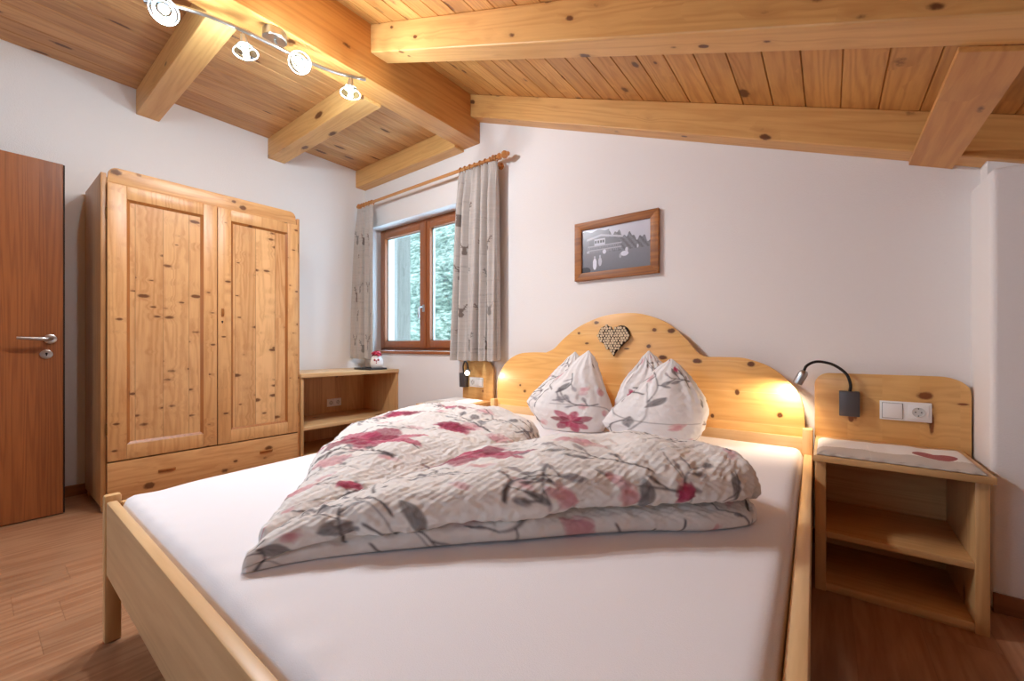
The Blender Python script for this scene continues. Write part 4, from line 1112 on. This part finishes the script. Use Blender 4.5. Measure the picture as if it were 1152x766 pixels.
for iz in range(-8, 9):
    for ix in range(-8, 9):
        x_ = (ix + .5 * (iz % 2)) * st + rs.uniform(-.0015, .0015); z_ = iz * st * .87 + rs.uniform(-.0015, .0015)
        if inside_poly(x_, z_, poly):
            r = rs.uniform(.0074, .0090); hh = rs.uniform(.008, .016); cnt += 1
            o = (hc[0] + x_, HBY0 - .013, hc[1] + z_)
            bk.lathe([(0, 0), (r + .0012, 0), (r + .0012, hh), (0, hh)], o, (0, -1, 0), 12)
            sl_m.lathe([(0, hh - .002), (r, hh - .002), (r, hh + .0006), (0, hh + .0006)], o, (0, -1, 0), 12)
bk.build('twig_pieces', M['bark'], Hh_); sl_m.build('wood_slices', M['slice'], Hh_)

# ------------------------------------------------------------------ nightstands
def nightstand(x0, x1, yf, label, px0, px1, pzt, rl, rr, knots_=None):
    N = thing('nightstand', label, 'nightstand', ((x0 + x1) / 2, 2.35, 0))
    yb_ = 2.592; th = .036
    MB().box((x0 - .006, yf - .02, .530), (x1 + .012, yb_ - .02, .556), .003).build('top', M['ns_x'], N, True)
    MB().box((x0, yf, 0), (x0 + th, yb_ - .022, .530), .003).build('side_panel', M['ns_z'], N, True)
    MB().box((x1 - th, yf, 0), (x1, yb_ - .022, .530), .003).build('side_panel', M['ns_z'], N, True)
    MB().box((x0 + th, yf + .002, .222), (x1 - th, yb_ - .03, .246), .002).build('shelf', M['ns_x'], N, True)
    MB().box((x0 + th, yf + .002, .012), (x1 - th, yb_ - .03, .036), .002).build('bottom_shelf', M['ns_x'], N, True)
    MB().box((x0 + th, yf + .012, 0), (x1 - th, yf + .03, .012)).build('plinth', M['ns_x'], N)
    MB().box((x0 + th, yb_ - .03, .03), (x1 - th, yb_ - .022, .530)).build('inner_back', M['ns_x'], N)
    n = 8; pts = [(px0, .40)]
    pts += [(px0 + rl[0] * (1 - math.cos(a)), pzt - rl[1] * (1 - math.sin(a))) for a in [PI / 2 * i / n for i in range(n + 1)]]
    pts += [(px1 - rr[0] * (1 - math.cos(a)), pzt - rr[1] * (1 - math.sin(a))) for a in [PI / 2 * (n - i) / n for i in range(n + 1)]]
    pts.append((px1, .40))
    nm = wood('headpanel_pine', 'X', (230, 184, 118), (204, 148, 84), kscale=5, kamount=0, ksize=.1, rough=.36, plank=.125, plank_axis='X', plank_var=.05,
              knot=(120, 58, 20), knots=[(k_[0] - (x0 + x1) / 2, yb_ - .020 - 2.35, k_[1], k_[2], k_[3]) for k_ in (knots_ or [])])
    MB().extrude([(a, yb_, z) for a, z in pts], (0, -.020, 0), bev=.003).build('back_panel', nm, N, True)
    return N
nightstand(-.045, .440, 2.12, 'pine nightstand right of the bed with two open shelves and tall back panel', -.056, .481, .868, (.06, .06), (.10, .07),
           [(.348, .735, .022, .02), (.352, .70, .012, .055), (.36, .66, .010, .05), (.455, .752, .022, .006), (.10, .70, .014, .06), (.085, .655, .014, .022), (.34, .78, .03, .02)])
nightstand(-2.54, -2.175, 2.12, 'pine nightstand left of the bed below the right curtain, mostly hidden', -2.50, -2.160, .878, (.05, .05), (.09, .09), [(-2.27, .63, .01, .012)])

socket_plate('wall_switch', 'white light switch and power socket on the right nightstand panel', 'switch', (.274, 2.5715, .706), (1, 0, 0), (0, -1, 0), .172, .086, ['switch', 'socket'])
socket_plate('wall_switch', 'white socket plate under the lit reading lamp left of the bed', 'switch', (-2.335, 2.5715, .70), (1, 0, 0), (0, -1, 0), .15, .08, ['socket', 'switch'])

# runners
def runner(x0, x1, y0, y1, z, label, heart=None):
    nx, ny = 240, 170
    u, v = np.meshgrid(np.linspace(0, 1, nx), np.linspace(0, 1, ny), indexing='ij')
    X = x0 + (x1 - x0) * u; Y = y0 + (y1 - y0) * v
    rs = np.random.RandomState(3)
    edge = np.minimum(np.minimum(u, 1 - u) * (x1 - x0), np.minimum(v, 1 - v) * (y1 - y0))
    puff = .016 * (1 - np.exp(-edge / .012))
    P3 = np.stack([X, Y, X * 0], -1).reshape(-1, 3)
    Z = z + .002 + puff + .0022 * smooth_noise(rs, P3, 10, 5, 16).reshape(X.shape) * np.clip(edge / .02, 0, 1)
    Y = Y + .003 * np.sin(u * 60) * (np.abs(v - 0) < .02)
    base = np.ones(X.shape + (3,)) * np.array(lin(196, 184, 172)[:3])
    wh = np.array(lin(238, 232, 226)[:3])
    inn = (v > .33)
    lace = inn | ((v > .315) & (np.sin(u * 260) > 0))
    base[lace] = wh
    base[(np.abs(u - .36) < .004) & (v < .75)] *= 1.12
    if heart:
        hx, hy, hs = heart
        a = (X - hx) / hs; b_ = (Y - hy) / (hs)
        m = ((a * a + b_ * b_ - 1) ** 3 - a * a * b_ ** 3) < 0
        base[m] = np.array(lin(158, 52, 48)[:3])
    me = grid_mesh('runner', np.stack([X, Y, Z], -1), colors=np.clip(base, 0, 1))
    o = link('table_runner', me, M['curtain_plain'], None, 'all', label=label, category='table runner', loc=((x0 + x1) / 2, (y0 + y1) / 2, z))
    md = o.modifiers.new('cloth', 'SOLIDIFY'); md.thickness = .0018; md.offset = 1
M['curtain_plain'] = cloth_mat('woven_cotton', .9, 600, .0007, pucker=.12, pscale=120)
runner(-.038, .43, 2.105, 2.44, .556, 'white and beige runner with a red heart on the right nightstand', heart=(.325, 2.24, .055))
runner(-2.50, -2.20, 2.13, 2.50, .556, 'plain white runner on the left nightstand')

# ------------------------------------------------------------------ reading lamps
def bez(ps, n=40): return [tuple(p) for p in catmull(ps, n)]
warm = (255, 236, 210)
def reading_lamp(label, box0, box1, neck, head_dir, loc):
    Lm = thing('reading_lamp', label, 'lamp', loc)
    MB().box(box0, box1, .003).build('wall_box', M['dark_metal'], Lm, True)
    MB().tube(bez(neck), .0065, 14).build('gooseneck', M['rubber'], Lm, True)
    hd_ = Vector(head_dir).normalized(); e = Vector(neck[-1])
    MB().lathe([(0, -.012), (.012, -.012), (.018, -.004), (.021, .006), (.021, .058), (.019, .058), (.018, .044), (0, .044)], e, hd_, 28).build('lamp_head', M['metal'], Lm, True)
    b_ = MB().lathe([(0, .047), (.016, .047), (.016, .050), (0, .052)], e, hd_, 20).build('bulb', emis('led_disc', warm, 30), Lm)
    return e + hd_ * .062
hp = reading_lamp('grey reading lamp with black gooseneck on the right nightstand panel', (.040, 2.525, .668), (.116, 2.5719, .785),
                  [(.080, 2.545, .785), (.082, 2.54, .82), (.065, 2.535, .87), (.015, 2.525, .912), (-.045, 2.51, .925), (-.085, 2.49, .905), (-.098, 2.475, .87)], (-.42, .04, -.86), (.078, 2.57, .668))
hp2 = reading_lamp('lit reading lamp with black gooseneck on the left nightstand panel', (-2.495, 2.525, .655), (-2.43, 2.5719, .775),
                   [(-2.462, 2.545, .775), (-2.458, 2.535, .83), (-2.42, 2.515, .872), (-2.37, 2.49, .86), (-2.335, 2.465, .82), (-2.315, 2.445, .80)], (.55, -.78, -.22), (-2.46, 2.57, .655))

# ------------------------------------------------------------------ ceiling track lamp
TL = thing('track_lamp', 'curved metal spotlight bar with four lit glass spots under the ridge beam', 'ceiling lamp', (-2.42, 1.02, 2.715))
MB().lathe([(0, 0), (.060, 0), (.060, -.042), (.055, -.046), (0, -.046)], (-2.405, 1.01, 2.7145), (0, 0, 1), 40).tube([(-2.40, 1.01, 2.67), (-2.375, 1.01, 2.625)], .006, 10).build('canopy', M['metal'], TL, True)
bar = bez([(-2.56, .50, 2.625), (-2.49, .57, 2.622), (-2.42, .70, 2.62), (-2.385, .86, 2.62), (-2.372, 1.0, 2.62), (-2.36, 1.13, 2.62), (-2.32, 1.30, 2.62), (-2.235, 1.46, 2.62)], 60)
MB().tube(bar, .0100, 12).build('bar', M['metal'], TL, True)
bulb_m = emis('halogen_bulb', (236, 246, 255), 16)
spots = []
for (p, d) in (((-2.50, .555, 2.612), (.62, -.12, -.60)), ((-2.392, .85, 2.612), (.10, .10, -1)), ((-2.36, 1.10, 2.612), (.66, -.10, -.62)), ((-2.275, 1.385, 2.612), (.05, -.05, -1))):
    p = Vector(p); d = Vector(d).normalized()
    s = MB().tube([p, p + d * .02], .004, 8).lathe([(0, .012), (.011, .012), (.013, .02), (.019, .062), (.021, .072), (.018, .072), (0, .066)], p, d, 24)
    so = s.build('spot_head', M['metal'], TL, True)
    MB().lathe([(.020, .060), (.028, .066), (.044, .080), (.053, .094), (.056, .104), (.054, .104), (.051, .095), (.042, .082), (.027, .069), (.020, .063)], p, d, 32).build('glass_shade', M['shade'], so, True)
    q_ = Vector((0, 0, 1)).rotation_difference(d).to_matrix()
    MB().tube([p + q_ @ Vector((.0555 * math.cos(a), .0555 * math.sin(a), .104)) for a in [2 * PI * i / 36 for i in range(36)]], .0022, 8, closed=True).tube([p + q_ @ Vector((.032 * math.cos(a), .032 * math.sin(a), .071)) for a in [2 * PI * i / 30 for i in range(30)]], .0016, 8, closed=True).build('shade_rim', M['rim'], so, True)
    MB().lathe([(0, .072), (.009, .072), (.014, .084), (.014, .096), (.008, .102), (0, .103)], p, d, 24).build('bulb', bulb_m, so, True)
    spots.append((p + d * .118, d))

# ------------------------------------------------------------------ lights
def lamp(kind, name, loc, energy, color, d=None, **kw):
    L_ = bpy.data.lights.new(name, kind); L_.energy = energy; L_.color = color
    for k_, v_ in kw.items(): setattr(L_, k_, v_)
    o = bpy.data.objects.new(name, L_); COL.objects.link(o); o.location = loc
    if d is not None: o.rotation_euler = Vector(d).to_track_quat('-Z', 'Y').to_euler()
    return o
cool = (.89, .94, 1.0)
for i, (p, d) in enumerate(spots):
    lamp('POINT', 'track_glow_light', p, 13, cool, shadow_soft_size=.014)
    lamp('SPOT', 'track_spot_light', p, 20, cool, d, spot_size=math.radians(150), spot_blend=1.0, shadow_soft_size=.014)
lamp('SPOT', 'reading_light', hp, 5, (1, .84, .62), (-.5, .06, -.85), spot_size=math.radians(150), spot_blend=.8, shadow_soft_size=.015)
lamp('SPOT', 'reading_light', hp2, 4, (1, .88, .70), (.8, -.1, -.5), spot_size=math.radians(150), spot_blend=.8, shadow_soft_size=.015)
wl = lamp('AREA', 'window_daylight', (-3.18, 2.86, 1.62), 14, (.62, .78, 1.0), (0, -1, -.1), shape='RECTANGLE', size=1.4)
wl.data.size_y = 1.2; wl.data.cycles.is_portal = True

w2 = lamp('AREA', 'fill_window_portal', (-1.8, YF - .2, 1.6), 10, (.7, .85, 1.0), (0, 1, 0), shape='RECTANGLE', size=1.4)  # portal for the added window behind the viewer
w2.data.size_y = 1.3; w2.data.cycles.is_portal = True
wd = bpy.data.worlds.new('sky'); SC.world = wd; wd.use_nodes = True
bg = wd.node_tree.nodes['Background']; bg.inputs[0].default_value = (.56, .76, 1.0, 1); bg.inputs[1].default_value = 7.0

# ------------------------------------------------------------------ camera
cam = bpy.data.cameras.new('camera'); co = bpy.data.objects.new('camera', cam); COL.objects.link(co)
co.location = (0, 0, 1.0); co.rotation_euler = (PI / 2, 0, math.radians(37.4))
cam.sensor_width = 36; cam.sensor_fit = 'HORIZONTAL'; cam.lens = 466 / 1152 * 36
cam.shift_y = -(383 - 389.5) / 1152
cam.clip_start = .01; cam.clip_end = 200
SC.camera = co
SC.view_settings.view_transform = 'Standard'; SC.view_settings.look = 'None'; SC.view_settings.gamma = 1; SC.view_settings.exposure = 0.62
SC.view_settings.use_curve_mapping = False
SC.cycles.max_bounces = 12; SC.cycles.diffuse_bounces = 8; SC.cycles.transparent_max_bounces = 16
SC.cycles.sample_clamp_indirect = 6; SC.cycles.caustics_reflective = False; SC.cycles.caustics_refractive = False
